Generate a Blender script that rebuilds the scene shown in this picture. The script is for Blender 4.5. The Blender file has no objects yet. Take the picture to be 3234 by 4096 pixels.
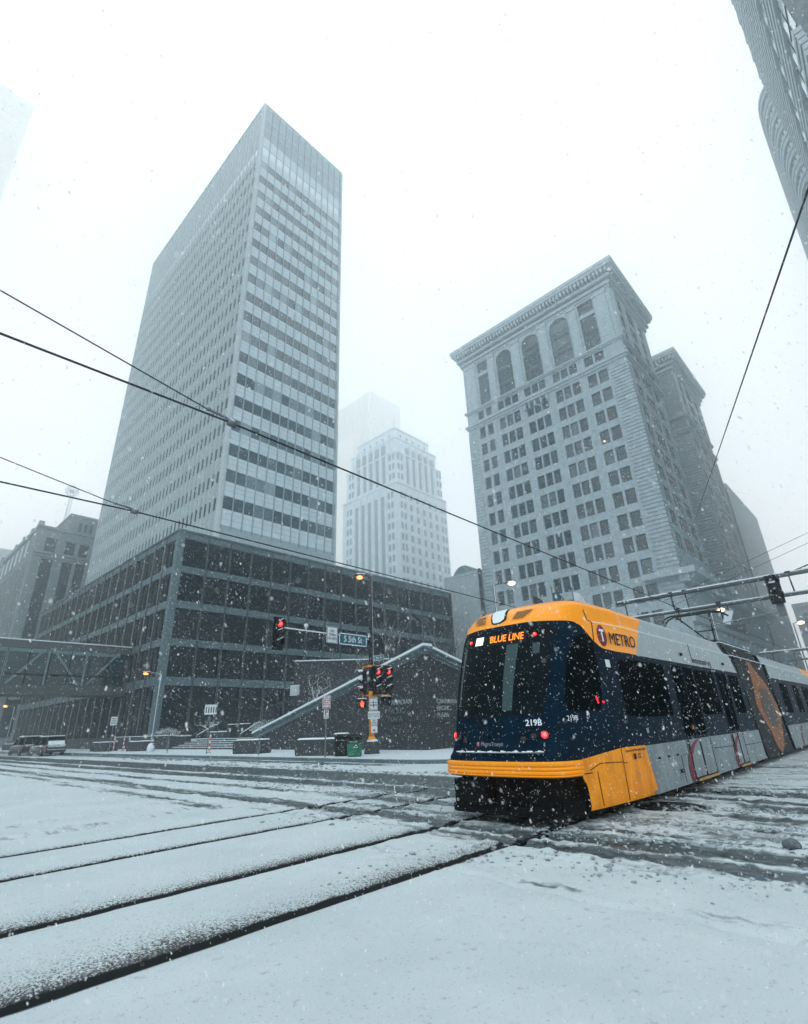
import bpy, math, random
import numpy as np
from mathutils import Vector, Matrix
R_=math.radians
sc=bpy.context.scene
COL=sc.collection
# ---------------- camera
cam_d=bpy.data.cameras.new('camera'); cam=bpy.data.objects.new('camera',cam_d); COL.objects.link(cam)
YAW,PITCH,ROLL=R_(47.201),R_(22.742),R_(-2.157)
fw=Vector((math.sin(YAW)*math.cos(PITCH),math.cos(YAW)*math.cos(PITCH),math.sin(PITCH)))
rt=Vector((math.cos(YAW),-math.sin(YAW),0)); up=rt.cross(fw)
r2=rt*math.cos(ROLL)+up*math.sin(ROLL); u2=-rt*math.sin(ROLL)+up*math.cos(ROLL)
m=Matrix((r2,u2,-fw)).transposed().to_4x4(); m.translation=Vector((0,0,1.4)); cam.matrix_world=m
cam_d.sensor_fit='HORIZONTAL'; cam_d.sensor_width=36; cam_d.lens=36*2039.57/3234
cam_d.clip_start=.05; cam_d.clip_end=3000
cam_d.dof.use_dof=True; cam_d.dof.focus_distance=11; cam_d.dof.aperture_fstop=2.8     # near flakes go soft
sc.camera=cam
# ---------------- sky: overcast, snowing
w=bpy.data.worlds.new('World'); sc.world=w; w.use_nodes=True
nt=w.node_tree; nt.nodes.clear()
out=nt.nodes.new('ShaderNodeOutputWorld'); bg=nt.nodes.new('ShaderNodeBackground')
sky=nt.nodes.new('ShaderNodeTexSky'); sky.sky_type='NISHITA'; sky.sun_disc=False
sky.sun_elevation=R_(42); sky.sun_rotation=R_(215); sky.dust_density=6; sky.air_density=1.5
mx=nt.nodes.new('ShaderNodeMix'); mx.data_type='RGBA'; mx.inputs[0].default_value=.93
mx.inputs[7].default_value=(13.1,13.7,14.1,1)          # cloud layer lit evenly from above
nt.links.new(sky.outputs[0],mx.inputs[6])
wc=nt.nodes.new('ShaderNodeTexCoord'); wz=nt.nodes.new('ShaderNodeSeparateXYZ'); nt.links.new(wc.outputs['Generated'],wz.inputs[0])
wr_=nt.nodes.new('ShaderNodeMapRange'); nt.links.new(wz.outputs['Z'],wr_.inputs[0]); wr_.inputs[3].default_value=.80; wr_.inputs[4].default_value=1.12   # overcast: brighter overhead
wm=nt.nodes.new('ShaderNodeVectorMath'); wm.operation='SCALE'; nt.links.new(mx.outputs[2],wm.inputs[0]); nt.links.new(wr_.outputs[0],wm.inputs['Scale']); nt.links.new(wm.outputs[0],bg.inputs[0])
bg.inputs[1].default_value=.094
nt.links.new(bg.outputs[0],out.inputs[0])
sun_d=bpy.data.lights.new('sun','SUN'); sun_d.energy=.5; sun_d.angle=R_(60); sun_d.color=(1,.98,.95)
sun=bpy.data.objects.new('sun',sun_d); COL.objects.link(sun); sun.location=(0,0,300)
sun.rotation_euler=(R_(48),0,R_(-35))
sc.view_settings.view_transform='Standard'; sc.view_settings.look='None'
sc.view_settings.exposure=0; sc.view_settings.gamma=1
sc.render.engine='CYCLES'
try:
    sc.cycles.use_denoising=True; sc.cycles.denoiser='OPENIMAGEDENOISE'
    sc.cycles.max_bounces=7; sc.cycles.diffuse_bounces=3; sc.cycles.glossy_bounces=3
    sc.cycles.volume_bounces=3; sc.cycles.caustics_reflective=False; sc.cycles.caustics_refractive=False
except Exception: pass

# ---------------- helpers: materials
def mat(name,col,rough=.6,metal=0.,noise=.0,nscale=3.,bump=0.,bscale=40.,spec=.25,emit=None,estr=0.,coat=0.,stretch=None,col2=None,rnd=0.,ior=None,snow=0.):
    M=bpy.data.materials.new(name); M.use_nodes=True; t=M.node_tree; b=t.nodes['Principled BSDF']
    if max(col)-min(col)<.09: col=(col[0]*.92,col[1],min(1,col[2]*1.035))      # cool cast of the daylight put into near-neutral base colours
    b.inputs['Base Color'].default_value=(*col,1); b.inputs['Roughness'].default_value=rough; b.inputs['Metallic'].default_value=metal
    b.inputs['Specular IOR Level'].default_value=spec
    if ior: b.inputs['IOR'].default_value=ior
    if coat: b.inputs['Coat Weight'].default_value=coat; b.inputs['Coat Roughness'].default_value=.08
    if emit: b.inputs['Emission Color'].default_value=(*emit,1); b.inputs['Emission Strength'].default_value=estr
    L=t.links.new; cur=None
    tc=t.nodes.new('ShaderNodeTexCoord'); mp=t.nodes.new('ShaderNodeMapping'); L(tc.outputs['Object'],mp.inputs[0])
    if stretch: mp.inputs['Scale'].default_value=stretch
    if noise:
        n=t.nodes.new('ShaderNodeTexNoise'); n.inputs['Scale'].default_value=nscale; n.inputs['Detail'].default_value=6; n.inputs['Roughness'].default_value=.65
        L(mp.outputs[0],n.inputs['Vector'])
        r=t.nodes.new('ShaderNodeMapRange'); r.inputs[1].default_value=.3; r.inputs[2].default_value=.7
        L(n.outputs['Fac'],r.inputs[0])
        x=t.nodes.new('ShaderNodeMix'); x.data_type='RGBA'
        c2=col2 or tuple(min(1,c*(1+noise)) for c in col); c1=col if col2 else tuple(c*(1-noise) for c in col)
        x.inputs[6].default_value=(*c1,1); x.inputs[7].default_value=(*c2,1)
        L(r.outputs[0],x.inputs[0]); cur=x.outputs[2]
    if rnd:
        oi=t.nodes.new('ShaderNodeObjectInfo'); ge=t.nodes.new('ShaderNodeNewGeometry')
        ad=t.nodes.new('ShaderNodeMath'); ad.operation='ADD'; L(oi.outputs['Random'],ad.inputs[0]); L(ge.outputs['Random Per Island'],ad.inputs[1])
        fr=t.nodes.new('ShaderNodeMath'); fr.operation='FRACT'; L(ad.outputs[0],fr.inputs[0])
        pw=t.nodes.new('ShaderNodeMath'); pw.operation='POWER'; L(fr.outputs[0],pw.inputs[0]); pw.inputs[1].default_value=4
        y=t.nodes.new('ShaderNodeMix'); y.data_type='RGBA'
        y.inputs[6].default_value=(*col,1); y.inputs[7].default_value=(rnd*.75,rnd*1.05,rnd*1.18,1)
        if cur: L(cur,y.inputs[6])
        L(pw.outputs[0],y.inputs[0]); cur=y.outputs[2]
    if snow:      # snow blown on, thicker where the face looks up
        ge=t.nodes.new('ShaderNodeNewGeometry'); sp=t.nodes.new('ShaderNodeSeparateXYZ'); L(ge.outputs['Normal'],sp.inputs[0])
        n2=t.nodes.new('ShaderNodeTexNoise'); n2.inputs['Scale'].default_value=9; n2.inputs['Detail'].default_value=8; L(tc.outputs['Object'],n2.inputs['Vector'])
        a=t.nodes.new('ShaderNodeMath'); a.operation='MULTIPLY_ADD'; L(n2.outputs['Fac'],a.inputs[0]); a.inputs[1].default_value=1.2; L(sp.outputs['Z'],a.inputs[2])
        rr=t.nodes.new('ShaderNodeMapRange'); rr.inputs[1].default_value=1.25-snow; rr.inputs[2].default_value=1.45-snow; L(a.outputs[0],rr.inputs[0])
        y=t.nodes.new('ShaderNodeMix'); y.data_type='RGBA'; y.inputs[6].default_value=(*col,1); y.inputs[7].default_value=(.58,.66,.69,1)
        if cur: L(cur,y.inputs[6])
        L(rr.outputs[0],y.inputs[0]); cur=y.outputs[2]
    if cur: L(cur,b.inputs['Base Color'])
    if bump:
        n=t.nodes.new('ShaderNodeTexNoise'); n.inputs['Scale'].default_value=bscale; n.inputs['Detail'].default_value=5
        L(tc.outputs['Object'],n.inputs['Vector'])
        bp=t.nodes.new('ShaderNodeBump'); bp.inputs['Strength'].default_value=bump; bp.inputs['Distance'].default_value=.02
        L(n.outputs['Fac'],bp.inputs['Height']); L(bp.outputs[0],b.inputs['Normal'])
    return M
M={}
M['snow']=mat('snow',(.58,.635,.66),.9,noise=.05,nscale=6,bump=.5,bscale=55,spec=.2)
M['snowcap']=mat('snow_cap',(.70,.75,.77),.9,bump=.4,bscale=30,spec=.2)
M['granite']=mat('dark_granite',(.035,.042,.045),.55,noise=.35,nscale=1.3,bump=.1,bscale=20,snow=.12)
M['granite_wall']=mat('plaza_granite',(.030,.037,.042),.6,noise=.4,nscale=2.5,bump=.2,bscale=25,snow=.1)
M['granite_band']=mat('granite_band',(.105,.148,.162),.6,noise=.2,nscale=2)
M['mullion']=mat('bronze_mullion',(.06,.076,.082),.5,noise=.15,nscale=2)
M['glass_dark']=mat('dark_glass',(.001,.010,.015),.10,spec=.15,noise=.3,nscale=.7,rnd=.03)
M['glass_tower']=mat('tower_glass',(.012,.045,.060),.12,spec=.9,rnd=.36,ior=1.6)
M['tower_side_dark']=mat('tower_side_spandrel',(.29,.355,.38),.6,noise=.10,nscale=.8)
M['tower_mullion']=mat('tower_mullion',(.30,.36,.385),.5)
M['glass_bright']=mat('bright_row_glass',(.75,.80,.82),.25,spec=.6)  # pale base colour for the top window row
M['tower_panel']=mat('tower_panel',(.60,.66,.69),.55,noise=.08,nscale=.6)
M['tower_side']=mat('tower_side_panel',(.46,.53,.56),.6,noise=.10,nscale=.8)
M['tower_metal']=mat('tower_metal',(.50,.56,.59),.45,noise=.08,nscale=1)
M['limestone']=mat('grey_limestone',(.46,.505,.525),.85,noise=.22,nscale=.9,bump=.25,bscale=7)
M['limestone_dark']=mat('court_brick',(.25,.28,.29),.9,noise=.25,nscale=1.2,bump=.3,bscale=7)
M['trim']=mat('stone_trim',(.50,.545,.56),.8,noise=.2,nscale=1.5,bump=.2,bscale=9)
M['glass_soo']=mat('sash_glass',(.018,.045,.055),.08,spec=.8,rnd=.19)
M['glass_end']=mat('end_wall_glass',(.010,.028,.036),.15,spec=.12,rnd=.08)
M['glass_side']=mat('tower_side_glass',(.006,.030,.042),.2,spec=.3,rnd=.12)
M['sash']=mat('sash_frame',(.12,.145,.155),.6)
M['deco']=mat('hazed_limestone',(.86,.86,.87),.9,noise=.08,nscale=.4)  # pale stone, lightened further to stand in for haze
M['deco_glass']=mat('hazed_window',(.30,.40,.44),.3,rnd=.5)  # glass lightened too: fading with distance is in its colour
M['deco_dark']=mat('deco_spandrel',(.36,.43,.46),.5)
M['mist']=mat('hazed_tower_stone',(1.0,.945,.90),.9)  # light stone whitened so the colour itself carries the fog fade
M['mist_glass']=mat('hazed_tower_glass',(.95,.90,.86),.4)  # near-white glass: fog veil put into the base colour
M['bell']=mat('buff_stone',(.17,.195,.205),.85,noise=.2,nscale=.7)
M['bell_glass']=mat('bell_glass',(.010,.028,.035),.2,rnd=.06)
M['paleblock']=mat('hazed_ghost_glass',(.93,.86,.82),.3,noise=.1,nscale=.2)  # pale colour imitates the tower dissolving in haze
M['concrete']=mat('pale_concrete',(.44,.47,.48),.85,noise=.12,nscale=.9,bump=.1)
M['ribbed']=mat('ribbed_stone',(.15,.17,.18),.6,noise=.3,nscale=1.2)
M['ribbed_light']=mat('ribbed_stone_edge',(.40,.43,.445),.6,noise=.2,nscale=1.2)
M['winbright']=mat('painted_sky_glass',(.62,.74,.78),.15,spec=.8)  # bright sky reflection put into the base colour
M['metal_dark']=mat('dark_metal',(.018,.024,.028),.5,noise=.3,nscale=6)
M['metal_grey']=mat('galvanised',(.16,.18,.19),.45,metal=.3,noise=.3,nscale=8,snow=.15)
M['pipe']=mat('grey_pipe',(.085,.10,.108),.5,metal=.2,noise=.3,nscale=5)
M['wire']=mat('wire',(.012,.02,.024),.5)
M['signal_black']=mat('signal_black',(.006,.009,.011),.45,spec=.12,snow=.10)
M['orange']=mat('orange_paint',(.72,.27,.012),.5,noise=.2,nscale=6)
M['red_lit']=mat('lit_red',(.5,.02,.03),.4,emit=(1,.02,.04),estr=1.2)
M['red_core']=mat('lit_red_core',(.8,.2,.15),.4,emit=(1,.10,.09),estr=1.6)
M['hand_lit']=mat('lit_orange_hand',(.8,.15,.05),.4,emit=(1,.10,.03),estr=2.0)
M['led']=mat('led_orange',(.8,.3,.02),.4,emit=(1,.19,.012),estr=1.5)
M['lamp_or']=mat('sodium_lamp',(1,.4,.1),.4,emit=(1,.17,.035),estr=8)
M['lamp_wm']=mat('warm_lamp',(1,.7,.5),.4,emit=(1,.72,.5),estr=4)
M['lens_off']=mat('dark_lens',(.02,.022,.024),.25)
M['white_sign']=mat('sign_white',(.62,.66,.68),.5,noise=.08,nscale=8)
M['blue_sign']=mat('sign_blue',(.020,.105,.155),.5,noise=.1,nscale=6)
M['sign_red']=mat('sign_red',(.30,.02,.035),.5)
M['ink']=mat('black_lettering',(.012,.014,.016),.6)
M['letter_w']=mat('white_lettering',(.75,.78,.8),.5)
M['letter_s']=mat('steel_lettering',(.30,.33,.35),.4,metal=.3,snow=.3)
M['green']=mat('recycling_green',(.012,.175,.095),.5,noise=.15,nscale=7)
M['concrete_dark']=mat('planter_concrete',(.050,.057,.060),.85,noise=.35,nscale=4,bump=.3,snow=.2)
M['bark']=mat('bark',(.055,.062,.066),.9,noise=.4,nscale=12,snow=.42)
M['twig']=mat('snowy_twig',(.35,.40,.42),.9,snow=.3)
M['shrub']=mat('snowy_shrub',(.16,.19,.20),.9,noise=.5,nscale=9,snow=.35)
M['t_navy']=mat('tram_navy',(.002,.013,.026),.32,noise=.35,nscale=2.2,spec=.012)
M['t_orange']=mat('tram_orange',(.95,.33,.002),.35,noise=.06,nscale=2,coat=.2)
M['t_orange_d']=mat('tram_orange_dirty',(.86,.28,.004),.5,noise=.28,nscale=3,stretch=(1.5,1.5,.5))
M['t_grey']=mat('tram_silver',(.34,.375,.39),.42,noise=.08,nscale=3)
M['t_greyd']=mat('tram_silver_dirty',(.205,.24,.255),.5,noise=.38,nscale=3,stretch=(1.2,1.2,.35))
M['t_glass']=mat('tram_glass',(.002,.005,.006),.06,spec=.0)
M['t_shield']=mat('tram_windscreen',(.002,.008,.010),.06,spec=.04,noise=.5,nscale=1.6)
M['t_refl']=mat('windscreen_reflection',(.026,.058,.063),.3)  # reflection on the windscreen, drawn as plain colour
M['t_line']=mat('tram_seam_black',(.006,.008,.009),.6,spec=.1)
M['t_black']=mat('tram_underframe',(.004,.005,.006),.8,spec=.08,noise=.5,nscale=6)
M['t_maroon']=mat('tram_maroon',(.16,.012,.03),.5)
M['t_vent']=mat('tram_vent',(.22,.10,.02),.6)
M['t_dark']=mat('tram_gangway',(.008,.012,.014),.6,spec=.15,noise=.3,nscale=5)
M['t_orange_g']=mat('shaded_orange_film',(.22,.075,.012),.5,noise=.3,nscale=6)  # orange film, with shade darkened into its colour
M['t_filmwin']=mat('tram_film_window',(.045,.026,.014),.3,spec=.1,noise=.4,nscale=5)
M['yellowstep']=mat('door_step',(.35,.24,.08),.6)
M['car']=mat('car_paint',(.03,.038,.042),.35,snow=.15,coat=.3)
M['car2']=mat('dark_car_paint',(.018,.022,.025),.35,snow=.12,coat=.3)
M['tyre']=mat('tyre',(.012,.013,.014),.8)
M['delin_r']=mat('delineator_red',(.62,.03,.03),.5)
M['skyglass']=mat('skyway_glass',(.015,.040,.048),.1,spec=.5)
M['skytruss']=mat('skyway_truss',(.13,.20,.215),.5)
M['skyfascia']=mat('skyway_fascia',(.075,.085,.09),.6,noise=.15,nscale=1)
M['flag_w']=mat('flag_white',(.6,.6,.62),.8); M['flag_b']=mat('flag_blue',(.02,.06,.10),.8); M['flag_k']=mat('flag_dark',(.03,.035,.05),.8); M['flag_r']=mat('flag_red',(.4,.04,.07),.8)
M['brickpale']=mat('pale_brick',(.30,.30,.31),.9,noise=.1,nscale=.6)
M['striped']=mat('striped_tower_pier',(.60,.63,.64),.7); M['striped_d']=mat('striped_tower_glass',(.17,.20,.21),.3)
M['iron']=mat('cast_iron',(.012,.014,.015),.6,noise=.4,nscale=20)

# ---------------- helpers: geometry
class MB:
    def __init__(s): s.v=[]; s.f=[]; s.m=[]
    def q(s,pts,mi=0):
        n=len(s.v); s.v.extend([tuple(p) for p in pts]); s.f.append(tuple(range(n,n+len(pts)))); s.m.append(mi); return s
    def box(s,x0,x1,y0,y1,z0,z1,mi=0):
        return s.obox((x0,y0,z0),(x1-x0,0,0),(0,y1-y0,0),(0,0,z1-z0),mi)
    def obox(s,o,a,b,c,mi=0):
        o,a,b,c=Vector(o),Vector(a),Vector(b),Vector(c); n=len(s.v)
        s.v.extend([tuple(p) for p in (o,o+a,o+a+b,o+b,o+c,o+a+c,o+a+b+c,o+b+c)])
        fl=a.cross(b).dot(c)<0
        for f in ((0,3,2,1),(4,5,6,7),(0,1,5,4),(1,2,6,5),(2,3,7,6),(3,0,4,7)):
            f=tuple(n+i for i in f); s.f.append(f[::-1] if fl else f); s.m.append(mi)
        return s
    def prism(s,pts,ext,mi=0):
        ext=Vector(ext); n=len(s.v); k=len(pts); P=[Vector(p) for p in pts]
        nrm=Vector((0,0,0))
        for i in range(k): nrm+=P[i].cross(P[(i+1)%k])
        if nrm.dot(ext)>0: P=P[::-1]
        s.v.extend([tuple(p) for p in P]); s.v.extend([tuple(p+ext) for p in P])
        s.f.append(tuple(range(n,n+k))); s.f.append(tuple(range(n+2*k-1,n+k-1,-1))); s.m+= [mi,mi]
        for i in range(k):
            j=(i+1)%k; s.f.append((n+j,n+i,n+k+i,n+k+j)); s.m.append(mi)
        return s
    def tube(s,pts,r,n=8,mi=0,cap=True):
        P=[Vector(p) for p in pts]; rs=r if isinstance(r,(list,tuple)) else [r]*len(P); base=len(s.v)
        ref=None
        for i,p in enumerate(P):
            d=(P[min(i+1,len(P)-1)]-P[max(i-1,0)])
            d=d.normalized() if d.length>1e-9 else Vector((0,0,1))
            if ref is None: ref=Vector((0,0,1)) if abs(d.z)<.9 else Vector((1,0,0))
            a=ref-d*ref.dot(d)
            if a.length<1e-4: a=Vector((1,0,0))-d*d.x
            a.normalize(); b=d.cross(a); ref=a
            for k in range(n):
                t=2*math.pi*k/n; s.v.append(tuple(p+(a*math.cos(t)+b*math.sin(t))*rs[i]))
        for i in range(len(P)-1):
            for k in range(n):
                s.f.append((base+i*n+k,base+i*n+(k+1)%n,base+(i+1)*n+(k+1)%n,base+(i+1)*n+k)); s.m.append(mi)
        if cap:
            s.f.append(tuple(base+k for k in range(n-1,-1,-1))); s.m.append(mi)
            e=base+(len(P)-1)*n; s.f.append(tuple(e+k for k in range(n))); s.m.append(mi)
        return s
    def lathe(s,c,prof,n=20,mi=0,axis=(0,0,1)):
        c=Vector(c); d=Vector(axis).normalized(); a=Vector((1,0,0)) if abs(d.x)<.9 else Vector((0,1,0)); a=(a-d*a.dot(d)).normalized(); b=d.cross(a); base=len(s.v)
        for r,h in prof:
            for k in range(n):
                t=2*math.pi*k/n; s.v.append(tuple(c+d*h+(a*math.cos(t)+b*math.sin(t))*r))
        for i in range(len(prof)-1):
            for k in range(n):
                s.f.append((base+i*n+k,base+i*n+(k+1)%n,base+(i+1)*n+(k+1)%n,base+(i+1)*n+k)); s.m.append(mi)
        s.f.append(tuple(base+k for k in range(n-1,-1,-1))); s.m.append(mi)
        e=base+(len(prof)-1)*n; s.f.append(tuple(e+k for k in range(n))); s.m.append(mi)
        return s
    def ball(s,c,r,mi=0,n=8,sq=1.):
        pr=[(max(1e-4,r*math.sin(math.pi*i/n)),-r*sq*math.cos(math.pi*i/n)) for i in range(n+1)]
        return s.lathe(c,pr,max(6,n+2),mi)
    def add(s,o):
        n=len(s.v); s.v+=o.v; s.f+=[tuple(i+n for i in f) for f in o.f]; s.m+=o.m; return s
    def mesh(s,name,mats,off=(0,0,0),smooth=False):
        me=bpy.data.meshes.new(name); o=Vector(off)
        me.from_pydata([tuple(Vector(v)-o) for v in s.v],[],s.f)
        for m_ in (mats if isinstance(mats,(list,tuple)) else [mats]): me.materials.append(m_)
        me.polygons.foreach_set('material_index',s.m)
        if smooth: me.polygons.foreach_set('use_smooth',[True]*len(s.f))
        me.update(); return me
def tag(o,label,cat,group=None,kind=None):
    if label: o['label']=label
    if cat: o['category']=cat
    if group: o['group']=group
    if kind: o['kind']=kind
    return o
def thing(name,label,cat,loc,group=None):
    o=bpy.data.objects.new(name,None); COL.objects.link(o); o.location=loc; o.empty_display_size=.2
    return tag(o,label,cat,group)
def root_loc(o):
    l=Vector(o.location)
    while o.parent: o=o.parent; l+=Vector(o.location)
    return l
def part(P,name,mb,mats,smooth=False,label=None):
    me=mb.mesh(name,mats,root_loc(P),smooth); o=bpy.data.objects.new(name,me); COL.objects.link(o); o.parent=P
    if label: o['label']=label
    return o
def solo(name,mb,mats,label,cat,loc,smooth=False,group=None):
    me=mb.mesh(name,mats,loc,smooth); o=bpy.data.objects.new(name,me); COL.objects.link(o); o.location=loc
    return tag(o,label,cat,group)
def struct(name,mb,mats,smooth=False,kind='structure'):
    o=bpy.data.objects.new(name,mb.mesh(name,mats,(0,0,0),smooth)); COL.objects.link(o); o['kind']=kind; return o
def copy_tree(o,parent=None,children=None):
    c=o.copy(); COL.objects.link(c)
    if parent: c.parent=parent
    for ch in list(o.children): copy_tree(ch,c)
    return c
def text_mb(body,size,loc,xdir,normal,extr=.004,align='CENTER',squeeze=1.,leading=1.,bold=0.,fitw=None):
    cu=bpy.data.curves.new('t','FONT'); cu.body=body; cu.size=size; cu.extrude=extr; cu.align_x=align; cu.align_y='CENTER'
    cu.space_line=leading; cu.resolution_u=3; cu.offset=bold*size
    ob=bpy.data.objects.new('t',cu); me=bpy.data.meshes.new_from_object(ob)
    if fitw:
        xs_=[v.co.x for v in me.vertices]; squeeze=fitw/(max(xs_)-min(xs_))
    X=Vector(xdir).normalized(); N=Vector(normal).normalized(); Y=N.cross(X); L=Vector(loc); mb=MB()
    for v in me.vertices: mb.v.append(tuple(L+X*(v.co.x*squeeze)+Y*v.co.y+N*v.co.z))
    for p in me.polygons: mb.f.append(tuple(p.vertices)); mb.m.append(0)
    bpy.data.objects.remove(ob); bpy.data.curves.remove(cu); bpy.data.meshes.remove(me); return mb
CAMP=Vector((0,0,1.4))
def windows(T,rects,gmat,fmat=None,style='pane',cap=100,name='window'):
    """rects: (origin, U, N, w, h[, style]); the largest in view become parts of their own, the rest one part"""
    def score(r):
        o,U,N,w_,h_=r[:5]; c=Vector(o)+Vector(U)*w_/2+Vector((0,0,h_/2)); d=CAMP-c
        return w_*h_*max(0,d.dot(Vector(N))/d.length)/d.length_squared
    rs=sorted(rects,key=score,reverse=True); cache={}; rl=root_loc(T)
    def make(r,mb,fb):
        o,U,Nn,w_,h_=Vector(r[0]),Vector(r[1]),Vector(r[2]),r[3],r[4]; st=r[5] if len(r)>5 else style; Z=Vector((0,0,1))
        if st=='arch':
            k=14; rad=w_/2; pts=[o,o+U*w_]+[o+U*(rad+rad*math.cos(math.pi*i/k))+Z*(h_-rad+rad*math.sin(math.pi*i/k)) for i in range(k+1)]
            mb.q(pts)
        else: mb.q([o,o+U*w_,o+U*w_+Z*h_,o+Z*h_])
        if fb is not None and st!='pane':
            t=.09; dp=Nn*.07
            def bar(a,b,c,d): fb.obox(o+U*a+Z*c+Nn*.004,U*(b-a),Z*(d-c),dp)
            if st=='sash':
                bar(0,t,0,h_); bar(w_-t,w_,0,h_); bar(t,w_-t,0,t); bar(t,w_-t,h_-t,h_); bar(t,w_-t,h_*.5-.04,h_*.5+.05)
            elif st in('arch','tall'):
                for f in (0,.24,.76,1): bar(max(0,w_*f-.07),min(w_,w_*f+.07),0,h_ if f in(.24,.76) and st=='tall' else h_-w_*.5)
                z=0
                while z<h_-1:
                    bar(0,w_,z,z+.16); 
                    bar(.1,w_-.1,z+2.6,z+3.5)
                    z+=4.1
                    if st=='arch' and z>h_-w_*.4: break
            elif st=='mull': 
                bar(w_/2-.05,w_/2+.05,0,h_); bar(0,w_,0,.06)
    if len(rs)>cap: cap=min(cap,99)
    for i,r in enumerate(rs[:cap]):
        key=(tuple(round(c,2) for c in r[1]),round(r[3],2),round(r[4],2),r[5] if len(r)>5 else style)
        if key not in cache:
            mb=MB(); fb=MB() if fmat else None; make((Vector((0,0,0)),)+tuple(r[1:]),mb,fb)
            cache[key]=(mb.mesh(name,gmat),fb.mesh('window_frame',fmat) if fb and fb.f else None)
        g,f=cache[key]
        o=bpy.data.objects.new(name,g); COL.objects.link(o); o.parent=T; o.location=Vector(r[0])-rl
        if f: fo=bpy.data.objects.new('window_frame',f); COL.objects.link(fo); fo.parent=o
    if rs[cap:]:
        mb=MB(); fb=MB() if fmat else None
        for r in rs[cap:]: make(r,mb,fb)
        o=part(T,name+'_field',mb,gmat); o['kind']='stuff'
        if fb and fb.f: part(o,'window_frame',fb,fmat)
def punched(mb,O,U,N,W,H,rects,depth,mi=0,arch=None):
    """a wall face W x H with rectangular openings (u0,u1,z0,z1) and reveals"""
    O,U,N=Vector(O),Vector(U),Vector(N); Z=Vector((0,0,1))
    us=sorted({0,W,*[r[0] for r in rects],*[r[1] for r in rects]}); zs=sorted({0,H,*[r[2] for r in rects],*[r[3] for r in rects]})
    fl=U.cross(Z).dot(N)<0
    def Q(p,mi=mi): mb.q(p[::-1] if fl else p,mi)
    P=lambda u,z,d=0:O+U*u+Z*z-N*d
    for j in range(len(zs)-1):
        z0,z1=zs[j],zs[j+1]; run=None
        row=[r for r in rects if r[2]<=z0+1e-6 and r[3]>=z1-1e-6]
        for i in range(len(us)-1):
            u0,u1=us[i],us[i+1]; solid=not any(r[0]<=u0+1e-6 and r[1]>=u1-1e-6 for r in row)
            if solid: run=(run[0],u1) if run else (u0,u1)
            if run and (not solid or i==len(us)-2):
                Q([P(run[0],z0),P(run[1],z0),P(run[1],z1),P(run[0],z1)]); run=None
    for u0,u1,z0,z1 in rects:
        Q([P(u0,z0),P(u0,z0,depth),P(u0,z1,depth),P(u0,z1)][::-1]); Q([P(u1,z0),P(u1,z0,depth),P(u1,z1,depth),P(u1,z1)])
        Q([P(u0,z0),P(u1,z0),P(u1,z0,depth),P(u0,z0,depth)][::-1]); Q([P(u0,z1),P(u1,z1),P(u1,z1,depth),P(u0,z1,depth)])
# ---------------- helpers: noise
_rs=np.random.RandomState(5)
_lat=_rs.rand(256,256)
def vnoise(x,y):
    xi=np.floor(x).astype(int); yi=np.floor(y).astype(int); fx=x-xi; fy=y-yi
    fx=fx*fx*(3-2*fx); fy=fy*fy*(3-2*fy); a=_lat[xi&255,yi&255]; b=_lat[(xi+1)&255,yi&255]; c=_lat[xi&255,(yi+1)&255]; d=_lat[(xi+1)&255,(yi+1)&255]
    return (a*(1-fx)+b*fx)*(1-fy)+(c*(1-fx)+d*fx)*fy
def fbm(x,y,o=4):
    s=0;a=.5;t=0
    for i in range(o): s=s+a*vnoise(x*2**i+17*i,y*2**i+9*i); t+=a; a*=.5
    return s/t
def sstep(a,b,x):
    t=np.clip((x-a)/(b-a),0,1); return t*t*(3-2*t)
random.seed(11)
# ================= the street: one snow sheet with rails, tyre lanes and slush
RAILS=(4.31,5.80,7.87,9.37)
def grow(a,near,step,k,far):
    out=[a]; 
    while out[-1]<far: out.append(out[-1]+max(step,(out[-1]-near)*k))
    return out
xs=np.array(sorted(set([round(-v,4) for v in grow(.9,1,.12,.25,700) ]))+[-.8,-.6,-.4,-.2]+list(np.arange(0,13,.030))+grow(13.0,8,.030,.0075,60)[0:]+grow(61,30,1,.2,900))
ysr=[]; y=-1.2
while y<75:
    d=max(abs(y-2.5)-2.5,0)
    rail=min(abs(y-r) for r in RAILS)<.22
    ysr.append(y); y+=.022 if rail else max(.03,.0085*max(0,y-5)) if y>2 else .035
ys=np.array(sorted([-1.3-v for v in grow(.1,0,.15,.3,800)])+ysr+grow(76,40,1,.2,900))
xs=np.unique(np.round(xs,4)); ys=np.unique(np.round(ys,4))
X,Y=np.meshgrid(xs,ys,indexing='ij')
near=np.exp(-np.maximum(0,np.hypot(X,Y)-4)/45)
wob=(fbm(Y*.35+3,X*.0+1.5,2)-.5)*.5
def band(c,hw,soft,amp=.5,seed=0.):
    d=np.abs(X-c-amp*(fbm(Y*.22+seed,Y*0+seed,2)-.5)*2)
    return 1-sstep(hw-soft,hw+soft,d)
fine=fbm(X*5.5,Y*2.4,4)
str_=fbm(X*7.,Y*.55,4)                                  # streaks along the avenue
sl=np.zeros_like(X)
drv=sstep(-60,-40,Y)
near_=1-sstep(4.2,5.4,Y)
for c_,hw_,st__,sd_ in ((6.42,.20,.95,3.1),(7.05,.26,1.,9.9),(7.75,.10,.6,1.1),(8.7,.10,.5,6.1),(9.75,.22,.9,7.7),(10.75,.30,1.,5.2),(11.5,.22,.9,2.2),(12.35,.34,1.,8.3),(13.3,.12,.6,4.1)):
    sl=np.maximum(sl,st__*band(c_,hw_,.16,.22,sd_)*near_)
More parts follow.
